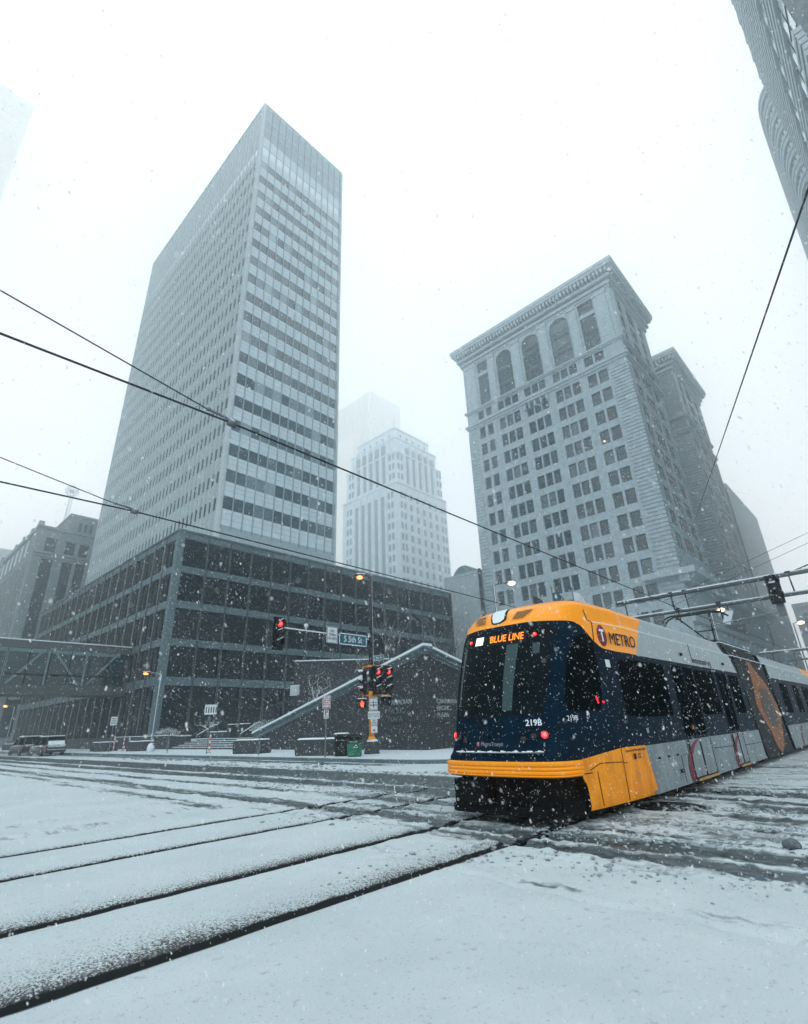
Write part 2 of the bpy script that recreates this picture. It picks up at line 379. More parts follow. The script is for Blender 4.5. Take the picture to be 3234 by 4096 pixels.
rm_=np.hypot(X-10.3,Y-3.6); mh_=1-sstep(.50,.66,rm_); sl=sl*(1-.75*(1-sstep(.85,1.3,rm_)))+1.05*mh_
sl=np.maximum(sl,1.0*band(11.9,1.05,.35,.35,9.4)*sstep(4.5,6.,Y))
sl=np.maximum(sl,.85*band(10.05,.5,.3,.3,2.4)*sstep(4.5,6.,Y))
sl=np.maximum(sl,.62*band(7.1,.34,.2,.25,4.4)*sstep(4.,5.,Y))
sl=np.maximum(sl,.55*band(8.5,.25,.2,.25,14.4)*sstep(4.,5.,Y))
sl=np.maximum(sl,.50*band(6.1,.22,.2,.3,24.4)*sstep(10.,12.,Y))
sl=np.maximum(sl,.78*band(15.8,.45,.25,.15,6.6)*sstep(14,18,Y))
sl=np.maximum(sl,.50*band(5.05-.0,.07,.06,.12,8.8)*(1-sstep(3.6,4.3,Y))*sstep(.35,.6,fbm(Y*1.4,X*0,2)))
# turning tracks across the far rails
arc=np.abs(np.hypot(X-2.2,Y-22.5)-11.5); sl=np.maximum(sl,.16*(1-sstep(.12,.6,arc))*(X<8.5)*(Y<14.5))
arc=np.abs(np.hypot(X-2.2,Y-22.5)-10.2); sl=np.maximum(sl,.13*(1-sstep(.1,.5,arc))*(X<8.5)*(Y<14.5))
# disturbed junction where lanes cross the rails
jn=sstep(5.2,7.,X)*(1-sstep(9.5,13,Y))*sstep(1,2,Y)
sl=np.maximum(sl,jn*(.22+.4*(fbm(X*1.3,Y*1.3,3)-.35)))
sl=np.maximum(sl,.75*(np.exp(-((X-9.)/2.6)**2-((Y-5.05)/1.35)**2)))     # under the tram
sl=sl+(str_-.5)*1.05*(sl>.02)*np.minimum(1,sl*4)+(fine-.5)*.35*(sl>.05)
sl=np.clip(sl,0,1.1)
H=.045+.020*(fbm(X*.5,Y*.5,3)-.5)+.008*(fbm(X*3,Y*3,3)-.5)
edge=4*sl*(1-np.clip(sl,0,1))
lump=fbm(X*9,Y*7,3); lump2=fbm(X*3.2,Y*1.6+4,3)
H=H-.050*np.clip(sl,0,1)+np.clip(edge,0,1)*(0.05*np.maximum(0,lump-.45)*2+.03*np.maximum(0,lump2-.5)*2)+np.clip(sl,0,1)*.03*(lump-.5)
# old tyre line in the fresh snow, near corner
tl=np.exp(-((X-(4.78+.04*(Y-1)+.1*(fbm(Y*1.1,Y*0,2)-.5)))/.06)**2)*(Y<4.2)*(.4+.9*sstep(.45,.6,fbm(Y*1.7+5,Y*0,2)))
H=H-.03*tl
gr=np.zeros_like(X); sp=np.zeros_like(X)
for i,r in enumerate(RAILS):
    d=Y-r-.012*(fbm(X*2.5+i*7,X*0+i,3)-.5)*2; ad=np.abs(d)
    hw=(.066,.060,.055,.055)[i]
    g=1-sstep(hw*.7,hw*1.5,ad); gr=np.maximum(gr,g); H=H-.06*g
    H=H-.02*np.exp(-(ad/.2)**2)
    far=(.58,.40,.20,.18)[i]
    s_=np.where(d>0,1.0*np.exp(-(np.maximum(0,d-.08)/far)*1.9),np.exp(-(ad/.06)))*(.75+.6*(fbm(X*.9+i*3,X*0,2)-.5))
    s_*=.72 if i<2 else .6
    sp=np.maximum(sp,s_*(1-.7*np.clip(sl,0,1)))
# faint cross joints of the track panels
mm=1-sstep(.5,.72,np.hypot(X-10.3,Y-3.6)); H=H*(1-mm)-.03*mm; H=H+np.clip(sl,0,1)*(fbm(X*19,Y*11,3)-.5)*.045*np.exp(-np.hypot(X,Y)/14); H=H*near+(1-near)*.02
n0,n1=X.shape
idx=np.arange(n0*n1).reshape(n0,n1)
F=np.stack([idx[:-1,:-1],idx[1:,:-1],idx[1:,1:],idx[:-1,1:]],-1).reshape(-1,4)
me=bpy.data.meshes.new('street')
me.vertices.add(n0*n1); me.vertices.foreach_set('co',np.stack([X,Y,H-.045],-1).astype('f4').ravel())
me.loops.add(F.size); me.loops.foreach_set('vertex_index',F.ravel().astype('i4'))
me.polygons.add(len(F)); me.polygons.foreach_set('loop_start',np.arange(0,F.size,4,dtype='i4')); me.polygons.foreach_set('use_smooth',np.ones(len(F),bool))
me.update(); me.validate()
for nm,a in (('slush',sl),('spatter',sp),('groove',gr)):
    at=me.attributes.new(nm,'FLOAT','POINT'); at.data.foreach_set('value',a.astype('f4').ravel())
G=bpy.data.materials.new('street_snow'); G.use_nodes=True; t=G.node_tree; b=t.nodes['Principled BSDF']; L=t.links.new
def N(k,**kw):
    n=t.nodes.new(k)
    for a,v in kw.items(): setattr(n,a,v)
    return n
tc=N('ShaderNodeTexCoord')
def noise(s,d,r=.6,vec=None):
    n=N('ShaderNodeTexNoise'); n.inputs['Scale'].default_value=s; n.inputs['Detail'].default_value=d; n.inputs['Roughness'].default_value=r
    L(vec or tc.outputs['Object'],n.inputs['Vector']); return n.outputs['Fac']
def math_(op,a,b_=None,c=None):
    n=N('ShaderNodeMath',operation=op)
    for i,v in enumerate((a,b_,c)):
        if v is None: continue
        if isinstance(v,(int,float)): n.inputs[i].default_value=v
        else: L(v,n.inputs[i])
    return n.outputs[0]
def rng(v,a,b_):
    n=N('ShaderNodeMapRange'); n.inputs[1].default_value=a; n.inputs[2].default_value=b_; L(v,n.inputs[0]); return n.outputs[0]
def mixc(f,a,b_):
    n=N('ShaderNodeMix',data_type='RGBA'); L(f,n.inputs[0])
    for i,v in ((6,a),(7,b_)):
        if isinstance(v,tuple): n.inputs[i].default_value=(*v,1)
        else: L(v,n.inputs[i])
    return n.outputs[2]
def attr(nm): n=N('ShaderNodeAttribute',attribute_name=nm); return n.outputs['Fac']
mp=N('ShaderNodeMapping'); L(tc.outputs['Object'],mp.inputs[0]); mp.inputs['Scale'].default_value=(3.2,.45,1)
n1_=noise(11,8,.7); n2_=noise(130,4,.75); n3_=noise(4.5,7,.72,mp.outputs[0]); n4_=noise(.8,4)
snowc0=mixc(rng(n4_,.3,.7),(.465,.555,.59),(.57,.655,.69))
snowc=mixc(math_('MULTIPLY',rng(n2_,.35,.65),.40),snowc0,(.42,.495,.52))
slc=mixc(rng(n1_,.34,.66),(.008,.014,.017),(.055,.078,.088))
slc=mixc(rng(n3_,.40,.70),slc,(.13,.175,.19))
f=math_('ADD',attr('slush'),math_('MULTIPLY_ADD',n3_,1.0,-.5)); f=math_('ADD',f,math_('MULTIPLY_ADD',n1_,.7,-.35))
f=rng(f,.22,.58)
c=mixc(f,snowc,slc)
v=N('ShaderNodeTexVoronoi'); v.inputs['Scale'].default_value=85; L(tc.outputs['Object'],v.inputs['Vector'])
n5_=noise(52,5,.7); s1=math_('ADD',attr('spatter'),math_('MULTIPLY_ADD',n5_,2.3,-1.15)); s1=math_('ADD',s1,math_('MULTIPLY_ADD',v.outputs['Distance'],-.55,.18))
fs=rng(s1,.22,.42)
c=mixc(math_('MULTIPLY',fs,.93),c,(.022,.015,.013))
c=mixc(rng(math_('ADD',attr('groove'),math_('MULTIPLY_ADD',n1_,.5,-.25)),.04,.22),c,(.006,.009,.010))
L(c,b.inputs['Base Color'])
ro=N('ShaderNodeMix',data_type='FLOAT'); L(f,ro.inputs[0]); ro.inputs[2].default_value=.9; ro.inputs[3].default_value=.42; L(ro.outputs[0],b.inputs['Roughness'])
b.inputs['Specular IOR Level'].default_value=.3
bp=N('ShaderNodeBump'); bp.inputs['Strength'].default_value=.55; bp.inputs['Distance'].default_value=.02
hh=math_('ADD',math_('MULTIPLY',n2_,.35),math_('MULTIPLY',n1_,.8)); L(hh,bp.inputs['Height']); L(bp.outputs[0],b.inputs['Normal'])
me.materials.append(G)
o=bpy.data.objects.new('street',me); COL.objects.link(o); o['kind']='structure'
# rail heads lying in the grooves
for i,r in enumerate(RAILS):
    solo('tram_rail',MB().box(-40,260,r-.028,r+.010,-.14,-.052),mat('rail_steel_%d'%i,(.03,.032,.034),.35,metal=.7) if i==0 else bpy.data.materials['rail_steel_0'],
     ('dark steel tram rail in the widest muddy groove, nearest the camera','dark tram rail in the second muddy groove, far rail under the tram','third tram rail from the camera, in a thin groove with little spatter','farthest thin tram rail, beyond the third groove')[i],'tram rail',(0,r,-.1),group='tram rails in the snowy street')
# pavement with kerb along the avenue and round the corner
def rounded(x0,y0,x1,y1,r,n=10):
    pts=[(x0,y1)]
    for i in range(n+1):
        a=math.pi+math.pi/2*i/n; pts.append((x0+r+r*math.cos(a),y0+r+r*math.sin(a)))
    return pts+[(x1,y0),(x1,y1)]
pv=rounded(16.62,12.6,330,330,3.2); kb=rounded(16.42,12.4,330,330,3.4)
struct('pavement',MB().prism([(x,y,-.2) for x,y in pv],(0,0,.345)),M['snow'])
k=MB()
for i in range(len(kb)-3+1):
    a,b_=kb[i],kb[i+1]; c,d=pv[i],pv[i+1]; k.prism([(a[0],a[1],-.2),(b_[0],b_[1],-.2),(d[0],d[1],-.2),(c[0],c[1],-.2)],(0,0,.325))
struct('kerb',k,M['granite_band'])
# snow bank pushed against the kerb, broken by gaps
ms=MB(); 
# loose slush clumps along the wheel lanes
rs=np.random.RandomState(3)
cl=MB()
def clump(x,y,s,z=0.):
    n=len(cl.v); import itertools
    ic=[(0,0,1),(.89,0,.45),(.28,.85,.45),(-.72,.53,.45),(-.72,-.53,.45),(.28,-.85,.45),(.9,.3,-.3),(-.1,.95,-.3),(-.95,.2,-.3),(-.4,-.88,-.3),(.72,-.6,-.3)]
    a=rs.rand()*6.28; ca,sa=math.cos(a),math.sin(a)
    for p in ic:
        k_=s*(.6+.7*rs.rand()); cl.v.append((x+(p[0]*ca-p[1]*sa)*k_*1.2,y+(p[0]*sa+p[1]*ca)*k_*1.2,z+p[2]*k_*.6))
    fs_=[(0,1,2),(0,2,3),(0,3,4),(0,4,5),(0,5,1),(1,6,2),(2,6,7),(2,7,3),(3,7,8),(3,8,4),(4,8,9),(4,9,5),(5,9,10),(5,10,1),(1,10,6)]
    for f_ in fs_: cl.f.append(tuple(n+i for i in f_)); cl.m.append(0)
for (cx,y0,y1,n_,s0) in ((5.95,.6,4.6,260,.012),(7.45,.6,4.4,420,.015),(8.6,.6,3.8,360,.016),(10.2,.2,3.6,300,.018),(12.7,.3,3.6,260,.02),(7.5,5.9,9.,130,.015),(9.2,6.6,16,240,.02),(10.9,6.6,20,240,.022),(13.3,6.6,26,300,.034),(6.2,6.,9,40,.02),(14.8,16,40,90,.06)):
    for i in range(n_):
        y=y0+(y1-y0)*rs.rand(); clump(cx+rs.randn()*.28+.2*math.sin(y*1.3),y,s0*(.4+rs.rand()**2*1.8),.0)
for i in range(36): clump(3.5+rs.rand()*4,4.5+rs.rand()*.6,.012+.012*rs.rand(),.0)
M['clump']=mat('dirty_snow_clump',(.27,.31,.33),.9,noise=.55,nscale=9)
o=struct('slush_clumps',cl,M['clump'],kind='stuff')
# one big lump fallen from a wheel arch, plus a smaller dark one by the far kerb
def lumpy(x,y,s,seed):
    mb=MB(); mb.ball((x,y,s*.35),s,0,12,.62); r_=np.random.RandomState(seed)
    mb.v=[(x+(a-x)*(1+.35*(vnoise(np.array([a*14.]),np.array([b_*14.+c*9]))[0]-.5)*2),y+(b_-y)*(1+.3*(vnoise(np.array([b_*16.]),np.array([c*16.]))[0]-.5)*2),max(-.03,c)) for a,b_,c in mb.v]; return mb
M['lumpm']=mat('dirty_ice',(.12,.14,.15),.7,noise=.6,nscale=11)
solo('ice_lump',lumpy(7.75,1.5,.095,1),M['lumpm'],'dirty lump of frozen slush lying in the wheel ruts at right edge','ice lump',(7.75,1.5,0),True)
solo('ice_lump',lumpy(14.9,19.2,.17,2),M['lumpm'],'dark lump of slush in the road before the green recycling bin','ice lump',(14.9,19.2,0),True)
# manhole cover, bare and wet
mh=MB().lathe((10.3,3.6,-.030),[(.52,0),(.52,.010),(.49,.016),(.44,.010)],28)
t_=thing('manhole_cover','dark bare round manhole cover in the snow beside the tram','manhole cover',(10.3,3.6,-.02))
part(t_,'frame_ring',mh,M['iron'])
cv=MB().lathe((10.3,3.6,-.028),[(.435,0),(.435,.012)],28)
for i in range(-3,4): cv.box(10.3-.2,10.3+.2,3.6+i*.07-.012,3.6+i*.07+.012,-.016,-.010)
part(t_,'lid',cv,M['iron'])
# ================= podium (four and a half storeys of dark glass)
UX,UY=(1,0,0),(0,1,0); NX,NY=(-1,0,0),(0,-1,0)
PX0,PX1,PY0,PY1,PH=23.26,74.6,58.,119.,23.83
T=thing('podium_building','long dark glass and granite podium block with a grid of big windows','office podium',((PX0+PX1)/2,(PY0+PY1)/2,0))
W_=MB(); W_.box(PX0+.5,PX1-.02,PY0+.5,PY1-.5,0,PH-.15)
part(T,'core_wall',W_,M['granite'])
ROWS=[(3.0,6.31),(7.18,10.5),(11.28,14.7),(15.54,18.87),(19.66,23.05)]
bands=MB()
for z0,z1 in [(-.1,.9)]+[(ROWS[i][1],ROWS[i+1][0]) for i in range(4)]+[(23.05,PH)]:
    bands.box(PX0+.12,PX1,PY0+.12,PY0+.52,z0,z1); bands.box(PX0+.12,PX0+.52,PY0+.52,PY1,z0,z1)
part(T,'spandrel_band',bands,M['granite_band'])
pil=MB(); pil.box(PX0,PX0+.75,PY0,PY0+.85,0,PH+.01); part(T,'corner_pillar',pil,M['granite_band'])
mu=MB(); MX=[PX0+.75+3.03*i for i in range(1,18)]
for x in MX:
    if x<PX1-.5: mu.box(x-.09,x+.09,PY0+.03,PY0+.45,.9,PH-.02)
MYs=[PY0+.87+3.03*i for i in range(1,20)]
for y in MYs: mu.box(PX0+.03,PX0+.45,y-.20,y+.20,.9,PH-.02)
for y in MYs: mu.box(PX0+.1,PX0+.46,y-1.56,y-1.50,.9,PH-.3)
part(T,'mullion',mu,M['mullion'])
part(T,'end_pier',MB().box(PX1-.35,PX1+.15,PY0-.05,PY0+.6,0,PH+.02),M['metal_dark'])
co=MB().box(PX0-.1,PX1+.1,PY0-.1,PY1+.1,PH+.01,PH+.22); part(T,'roof_edge',co,M['granite_band'])
part(T,'roof_snow',MB().box(PX0,PX1,PY0,PY1,PH+.224,PH+.30),M['snowcap'])
rc=[]
xs_=[PX0+.75]+[x for x in MX if x<PX1-.5]+[PX1-.35]
for z0,z1 in [(.9,2.98)]+ROWS:
    for i in range(len(xs_)-1): rc.append(((xs_[i]+(.09 if i else 0),PY0+.40,z0),UX,NY,xs_[i+1]-xs_[i]-(.18 if i else .09),z1-z0))
    ys_=[PY0+.85]+MYs
    for i in range(len(ys_)-1): rc.append(((PX0+.40,ys_[i+1]-.20,z0),(0,-1,0),NX,ys_[i+1]-ys_[i]-.4,z1-z0))
windows(T,rc,M['glass_dark'])
# ================= office tower on the podium
TX0,TX1,TY0,TY1,TZ0,TH=28.75,48.55,60.25,114.5,PH+.3,116.8
T=thing('office_tower','tall pale modernist slab tower with banded windows, its top fading into snowfall','office tower',((TX0+TX1)/2,(TY0+TY1)/2,TZ0))
part(T,'core_wall',MB().box(TX0+.3,TX1-.1,TY0+.3,TY1,TZ0,TH-.3),M['tower_panel'])
P_=4.09; Z0=29.17; NR=18
bw=(TX1-TX0-.9)/12
sp_=MB(); ln=MB()
zz=[(25.4+1.44,Z0)]+[(Z0+P_*i+1.95,Z0+P_*(i+1)) for i in range(NR)]+[(104.84,107.5)]
for z0,z1 in zz:
    sp_.box(TX0+.45,TX1-.12,TY0+.10,TY0+.32,z0,z1)
    for f_ in (.36,.72): ln.box(TX0+.45,TX1-.1,TY0+.085,TY0+.11,z0+(z1-z0)*f_,z0+(z1-z0)*f_+.07)
part(T,'spandrel',sp_,M['tower_panel']); part(T,'spandrel_joint',ln,M['deco_dark'])
mu=MB()
for i in range(13):
    x=TX0+.45+bw*i; mu.box(x-.045,x+.045,TY0-.10,TY0+.3,25.6+.8,TH)
part(T,'mullion',mu,M['tower_mullion'])
lo=MB()
for i in range(132): 
    x=TX0+.5+i*(TX1-TX0-.6)/132; lo.box(x,x+.075,TY0+.12,TY0+.3,TZ0,26.8)
part(T,'base_louvre',lo,M['tower_metal'])
lo=MB(); lo2=MB()
for i in range(12):
    for k in range(7):
        x=TX0+.55+bw*i+k*(bw-.15)/7+.08; lo.box(x,x+.05,TY0+.06,TY0+.31,107.6,TH-.2)
    if i not in (2,3,9): lo2.box(TX0+.5+bw*i,TX0+.45+bw*(i+1)-.07,TY0+.2,TY0+.306,107.7,110.)
lo.box(TX0+.45,TX1-.1,TY0+.05,TY0+.32,TH-.25,TH); lo.box(TX0+.45,TX1-.1,TY0+.05,TY0+.33,112.8,112.95); lo.box(TX0+.45,TX1-.1,TY0+.05,TY0+.33,110.1,110.25)
part(T,'top_louvre',lo,M['tower_panel']); part(T,'louvre_opening',lo2,M['deco_dark'])
cc=MB().box(TX0-.05,TX0+.43,TY0-.1,TY0+.5,TZ0,TH+.25).box(TX0-.12,TX0-.02,TY0+.1,TY0+.3,TZ0,TH+.2).box(TX1-.1,TX1+.25,TY0-.05,TY0+.5,TZ0,TH+.1); part(T,'corner_pier',cc,M['tower_side'])
# long side
sd=MB(); nb=int((TY1-TY0-.8)/1.36)
for i in range(nb+1):
    y=TY0+.75+1.36*i; sd.box(TX0+.10,TX0+.31,y-.17,y+.17,TZ0,TH); sd.box(TX0-.06,TX0+.10,y-.06,y+.06,TZ0,TH)
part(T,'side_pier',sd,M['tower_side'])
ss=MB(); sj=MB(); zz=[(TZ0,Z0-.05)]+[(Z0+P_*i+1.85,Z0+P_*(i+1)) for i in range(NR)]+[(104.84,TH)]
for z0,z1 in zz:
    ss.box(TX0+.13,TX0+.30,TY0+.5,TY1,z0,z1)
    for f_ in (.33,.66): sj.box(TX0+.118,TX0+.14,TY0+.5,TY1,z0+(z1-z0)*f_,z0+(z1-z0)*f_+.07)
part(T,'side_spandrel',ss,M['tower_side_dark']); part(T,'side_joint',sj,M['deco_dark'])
part(T,'roof',MB().box(TX0-.05,TX1+.1,TY0-.05,TY1,TH+.26,TH+.5),M['tower_panel'])
rc=[];rb=[];rs_=[]
for r in range(NR+1):
    for i in range(12): (rb if r==NR else rc).append(((TX0+.45+bw*i+.01,TY0+.16,Z0+P_*r),UX,NY,bw-.02,1.97))
    for i in range(nb): (rb if r==NR else rs_).append(((TX0+.17,TY0+.75+1.36*i+1.19,Z0+P_*r),(0,-1,0),NX,1.02,1.85))
windows(T,rc,M['glass_tower']); windows(T,rs_,M['glass_side'],name='side_window'); windows(T,rb,M['glass_bright'],cap=24,name='bright_window')
# ================= stone high-rise with two wings and a light court
SX,SY,S2=85.,21.1,57.4
T=thing('stone_highrise','brownish grey stone high-rise with arched top windows and a broad overhanging cornice','stone building',(105,39,0))
Wm=S2-SY
def yb(y): return S2-y            # u along -Y so that the face reads left to right
PAIRS=[(24.85,26.6),(27.05,28.75),(50.85,52.3),(52.95,54.45)]
TRI=[(30.4,31.95),(32.35,33.8),(34.1,35.6),(37.4,38.8),(39.1,40.5),(40.8,42.35),(43.95,45.5),(45.78,47.3),(47.6,49.1)]
COLS=PAIRS+TRI
TOPS=[62.8-4.19*i for i in range(15)]
rects=[]; rc=[]
def addw(y0,y1,z0,z1,st='sash'):
    rects.append((yb(y1),yb(y0),z0,z1)); rc.append(((SX+.42,y1,z0),(0,-1,0),NX,y1-y0,z1-z0,st))
for a,b_ in COLS:
    addw(a,b_,65.0,67.15)
    for zt in TOPS:
        if zt>6: addw(a,b_,zt-2.78,zt)
ARCH=[(30.35,34.65),(37.35,41.45),(44.25,48.2)]
for a,b_ in ARCH: addw(a,b_,68.4,79.9,'arch')
for a,b_ in ((24.75,27.9),(50.6,53.4)): addw(a,b_,68.6,76.4,'tall'); addw(a,b_,77.3,80.1,'sash')
FW=MB()
rects2=[r for r in rects if not (r[3]==79.9)]
punched(FW,(SX,S2,0),(0,-1,0),NX,Wm,82.5,rects2+[(yb(b_),yb(a),68.4,79.9) for a,b_ in ARCH],.45)
# round heads: spandrels of the arches
for a,b_ in ARCH:
    rad=(b_-a)/2; cy=(a+b_)/2; zc=79.9-rad
    for sgn in (-1,1):
        pts=[(SX+.001,cy+sgn*rad,zc),(SX+.001,cy+sgn*rad,79.9),(SX+.001,cy,79.9)]
        arc=[(SX+.001,cy+sgn*rad*math.sin(math.pi/2*i/8),zc+rad*math.cos(math.pi/2*i/8)) for i in range(9)]
        FW.prism([pts[1]]+[(p[0],p[1],p[2]) for p in arc]+[pts[0]] if False else [pts[1]]+arc[0:],(.42,0,0))
for x0,x1 in ((SX,104.5),(123.,146.)):
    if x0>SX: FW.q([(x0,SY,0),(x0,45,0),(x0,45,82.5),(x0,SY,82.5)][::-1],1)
# narrow ends toward the tram street
RW=[]
def narrow(x0,x1):
    Wn=x1-x0; s=(Wn-5.6)/13.9; g=[]
    rr=[]
    for g0,g1,n_ in ((2.3,5.6,2),(7.0,12.3,3),(13.6,17.2,2)):
        f=Wn/19.5; g0,g1=g0*f,g1*f; w_=(g1-g0)/n_
        for z0,z1 in [(zt-2.85,zt) for zt in TOPS]+[(64.95,67.2),(68.6,71.8),(72.7,75.9),(76.9,80.1)]:
            rr.append((g0,g1,z0,z1))
            for k_ in range(n_): RW.append(((x0+g0+w_*k_+.09,SY+.13,z0),UX,NY,w_-.18,z1-z0,'sash'))
    EW=MB(); rr=[r for r in rr if r[2]>24]
    punched(EW,(x0,SY,0),UX,NY,Wn,82.5,rr,.14); part(T,'end_wall',EW,M['limestone'])
narrow(SX,104.5); narrow(123.,146.)
RW=[r for r in RW if r[0][2]>24]
part(T,'front_wall',FW,[M['limestone'],M['limestone_dark']])
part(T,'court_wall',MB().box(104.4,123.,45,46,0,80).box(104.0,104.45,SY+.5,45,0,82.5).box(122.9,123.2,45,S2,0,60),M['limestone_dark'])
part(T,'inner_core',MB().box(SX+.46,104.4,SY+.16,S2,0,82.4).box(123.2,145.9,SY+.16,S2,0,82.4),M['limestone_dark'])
# rusticated corners
for (bs) in (((SX-.16,SX+.15,SY-.16,24.3),(SX+.15,SX+2.1,SY-.16,SY+.12)),((SX-.16,SX+.15,55.2,S2+.05),),((102.6,104.6,SY-.16,SY+.12),),((123.0,125.,SY-.16,SY+.12),(122.84,123.0,SY-.16,28.)),((144.2,146.,SY-.16,SY+.12),)):
    qn=MB()
    for k_ in range(78):
        z=18+.72*k_
        if z>62.6: break
        for (x0,x1,y0,y1) in bs: qn.box(x0,x1,y0,y1,z,z+.54)
    part(T,'quoin',qn,M['limestone'])
def ring(mb,d,z0,z1,w=0):
    if w==0: mb.box(SX-d,SX+.3,SY-d,S2+d,z0,z1); mb.box(SX+.3,104.5+d,SY-d,SY+.3,z0,z1)
    else: mb.box(123-d,146+d,SY-d,SY+.3,z0,z1); mb.box(123-d,123.3,SY+.3,45,z0,z1)
for w in (0,1):
    sc_=MB(); ring(sc_,.25,63.35,63.9,w); ring(sc_,.55,63.9,64.35,w); part(T,'string_course',sc_,M['trim'])
    sc_=MB(); ring(sc_,.3,67.5,67.8,w); ring(sc_,.5,67.8,68.1,w); part(T,'string_course',sc_,M['trim'])
    sc_=MB(); ring(sc_,.2,80.6,80.85,w); part(T,'string_course',sc_,M['trim'])
for a,b_ in ((22.,24.4),(28.35,29.9),(35.1,36.9),(41.9,43.8),(48.6,50.2),(53.9,56.6)):
    pl=MB(); pl.box(SX-.30,SX+.05,a,b_,68.5,79.7); pl.box(SX-.42,SX+.05,a-.12,b_+.12,68.12,68.6); pl.box(SX-.45,SX+.05,a-.15,b_+.15,79.6,80.3)
    pl.box(SX-.36,SX-.29,a+.3,b_-.3,69.4,79.); part(T,'pilaster',pl,M['trim'])
for x in (SX+.4,SX+5.2,SX+11.6,SX+17.3,123.4,128.8,136.4,143.6): part(T,'pilaster',MB().box(x,x+1.5,SY-.3,SY+.05,68.12,80.2),M['trim'])
for w,(x0,x1,y0,y1) in enumerate(((SX-2,105.9,SY-2,S2+1.9),(121.,148.,SY-2,47))):
    cr=MB(); ring(cr,.5,81.2,81.9,w); ring(cr,1.0,82.4,83.1,w); cr.box(x0,x1,y0,y1,84.3,84.9); cr.box(x0-.15,x1+.15,y0-.15,y1+.15,84.9,85.7); part(T,'cornice',cr,M['trim'])
br=MB()
y=SY-.8
while y<S2+1: br.box(SX-1.75,SX-.1,y,y+.42,83.3,84.3); y+=.8
for x0,x1 in ((SX-1.,105.5),(121.8,147)):
    x=x0
    while x<x1: br.box(x,x+.42,SY-1.75,SY-.1,83.3,84.3); x+=.8
y=SY-.8
while y<44: br.box(121.25,122.9,y,y+.42,83.3,84.3); y+=.8
br.box(SX-.2,104.7,SY-.2,S2,82.4,84.3); br.box(122.8,146.2,SY-.2,46,82.4,84.3)
part(T,'bracket',br,M['trim'])
part(T,'roof',MB().box(SX-1.9,105.8,SY-1.9,S2+1.8,85.71,85.9).box(121.1,147.9,SY-1.9,46.9,85.71,85.9),M['snowcap'])
# balcony shelf in the middle of the front, under the attic windows
bl=MB().box(SX-1.,SX+.05,37.0,42.8,62.95,63.3).box(SX-.9,SX-.6,37.1,42.7,63.3,63.34)
for y in (37.3,38.6,40.,41.3,42.4): bl.box(SX-.75,SX+.02,y-.2,y+.2,61.6,62.95)
part(T,'balcony',bl,M['trim'])
# lower storeys: porch cornice with stone balls, arcade below
po=MB().box(SX-1.6,147,SY-2.4,SY+.2,21.2,22.1).box(SX-.7,146.4,SY-1.3,SY+.2,20.2,21.2).box(SX-1.6,SX+.2,SY+.2,26.5,21.2,22.1)
po.box(SX-.35,146.2,SY-.55,SY-.1,14.2,15.)
part(T,'porch_cornice',po,M['trim'])
for x in (91.,97.,128,134): part(T,'stone_ball',MB().ball((x,SY-1.6,22.75),.55,0,8).box(x-.3,x+.3,SY-1.9,SY-1.3,22.1,22.35),M['trim'],True)
ar=MB(); ag=MB()
for x in np.arange(SX+1.2,145,3.55):
    x=float(x); ar.box(x-.55,x+.55,SY-.75,SY-.02,0,13.6); ar.box(x-.75,x+.75,SY-.9,SY-.02,10.6,11.1)
    if x+3.55<146:
        n_=10; cx=x+1.775; ro=1.775
        for i in range(n_):
            a0=math.pi*i/n_; a1=math.pi*(i+1)/n_
            ar.prism([(cx+1.2*math.cos(a0),SY-.7,11.1+1.2*math.sin(a0)),(cx+1.8*math.cos(a0),SY-.7,11.1+1.8*math.sin(a0)),(cx+1.8*math.cos(a1),SY-.7,11.1+1.8*math.sin(a1)),(cx+1.2*math.cos(a1),SY-.7,11.1+1.2*math.sin(a1))],(0,.66,0))
        ag.q([(x+.55,SY-.05,.4),(x+3.,SY-.05,.4),(x+3.,SY-.05,12.2),(x+.55,SY-.05,12.2)])
part(T,'arcade',ar,M['limestone']); part(T,'arcade_glass',ag,M['glass_soo'])
windows(T,rc,M['glass_soo'],M['sash'],'sash'); windows(T,RW,M['glass_end'],M['sash'],'sash',name='end_window')
for p in ((SX+.25,39.4,46.9),(SX+.25,28.2,48.2)): part(T,'lit_lamp_inside',MB().ball(p,.16,0,6),M['lamp_wm'])
# ================= low block with barrel vault between them
T=thing('low_block','plain windowless pale grey block with a glazed barrel vault on its roof','low building',(95,66,0))
part(T,'wall',MB().box(84.5,106,S2+.35,67.2,0,30.4).box(84.42,84.5,S2+.4,67.2,29.9,30.5),M['concrete'])
part(T,'wall_joint',MB().box(84.46,84.495,S2+.4,67.2,24.,24.05).box(84.46,84.495,S2+.4,67.2,12.,12.05),M['deco_dark'])
part(T,'downpipe',MB().box(84.2,84.48,S2+.05,S2+.6,0,30.6),M['metal_dark'])
vt=MB(); 
for i in range(14):
    a0=math.pi*i/14; a1=math.pi*(i+1)/14
    vt.prism([(100.5+0,64.2+2.9*math.cos(a0),30.4+2.9*math.sin(a0)),(100.5,64.2+2.9*math.cos(a1),30.4+2.9*math.sin(a1)),(100.5,64.2,30.4)],(14,0,0))
vt.v=[(x-13,y,z) for x,y,z in vt.v]
part(T,'barrel_vault',vt,M['skytruss'])
part(T,'vault_rib',MB().tube([(87.4,61.3,30.5),(87.4,64.2,33.3)],.05).tube([(87.4,64.2,30.5),(87.4,66.4,32.3)],.05),M['tower_metal'])
part(T,'roof_snow',MB().box(84.5,106,S2+.35,67.2,30.41,30.5),M['snowcap'])
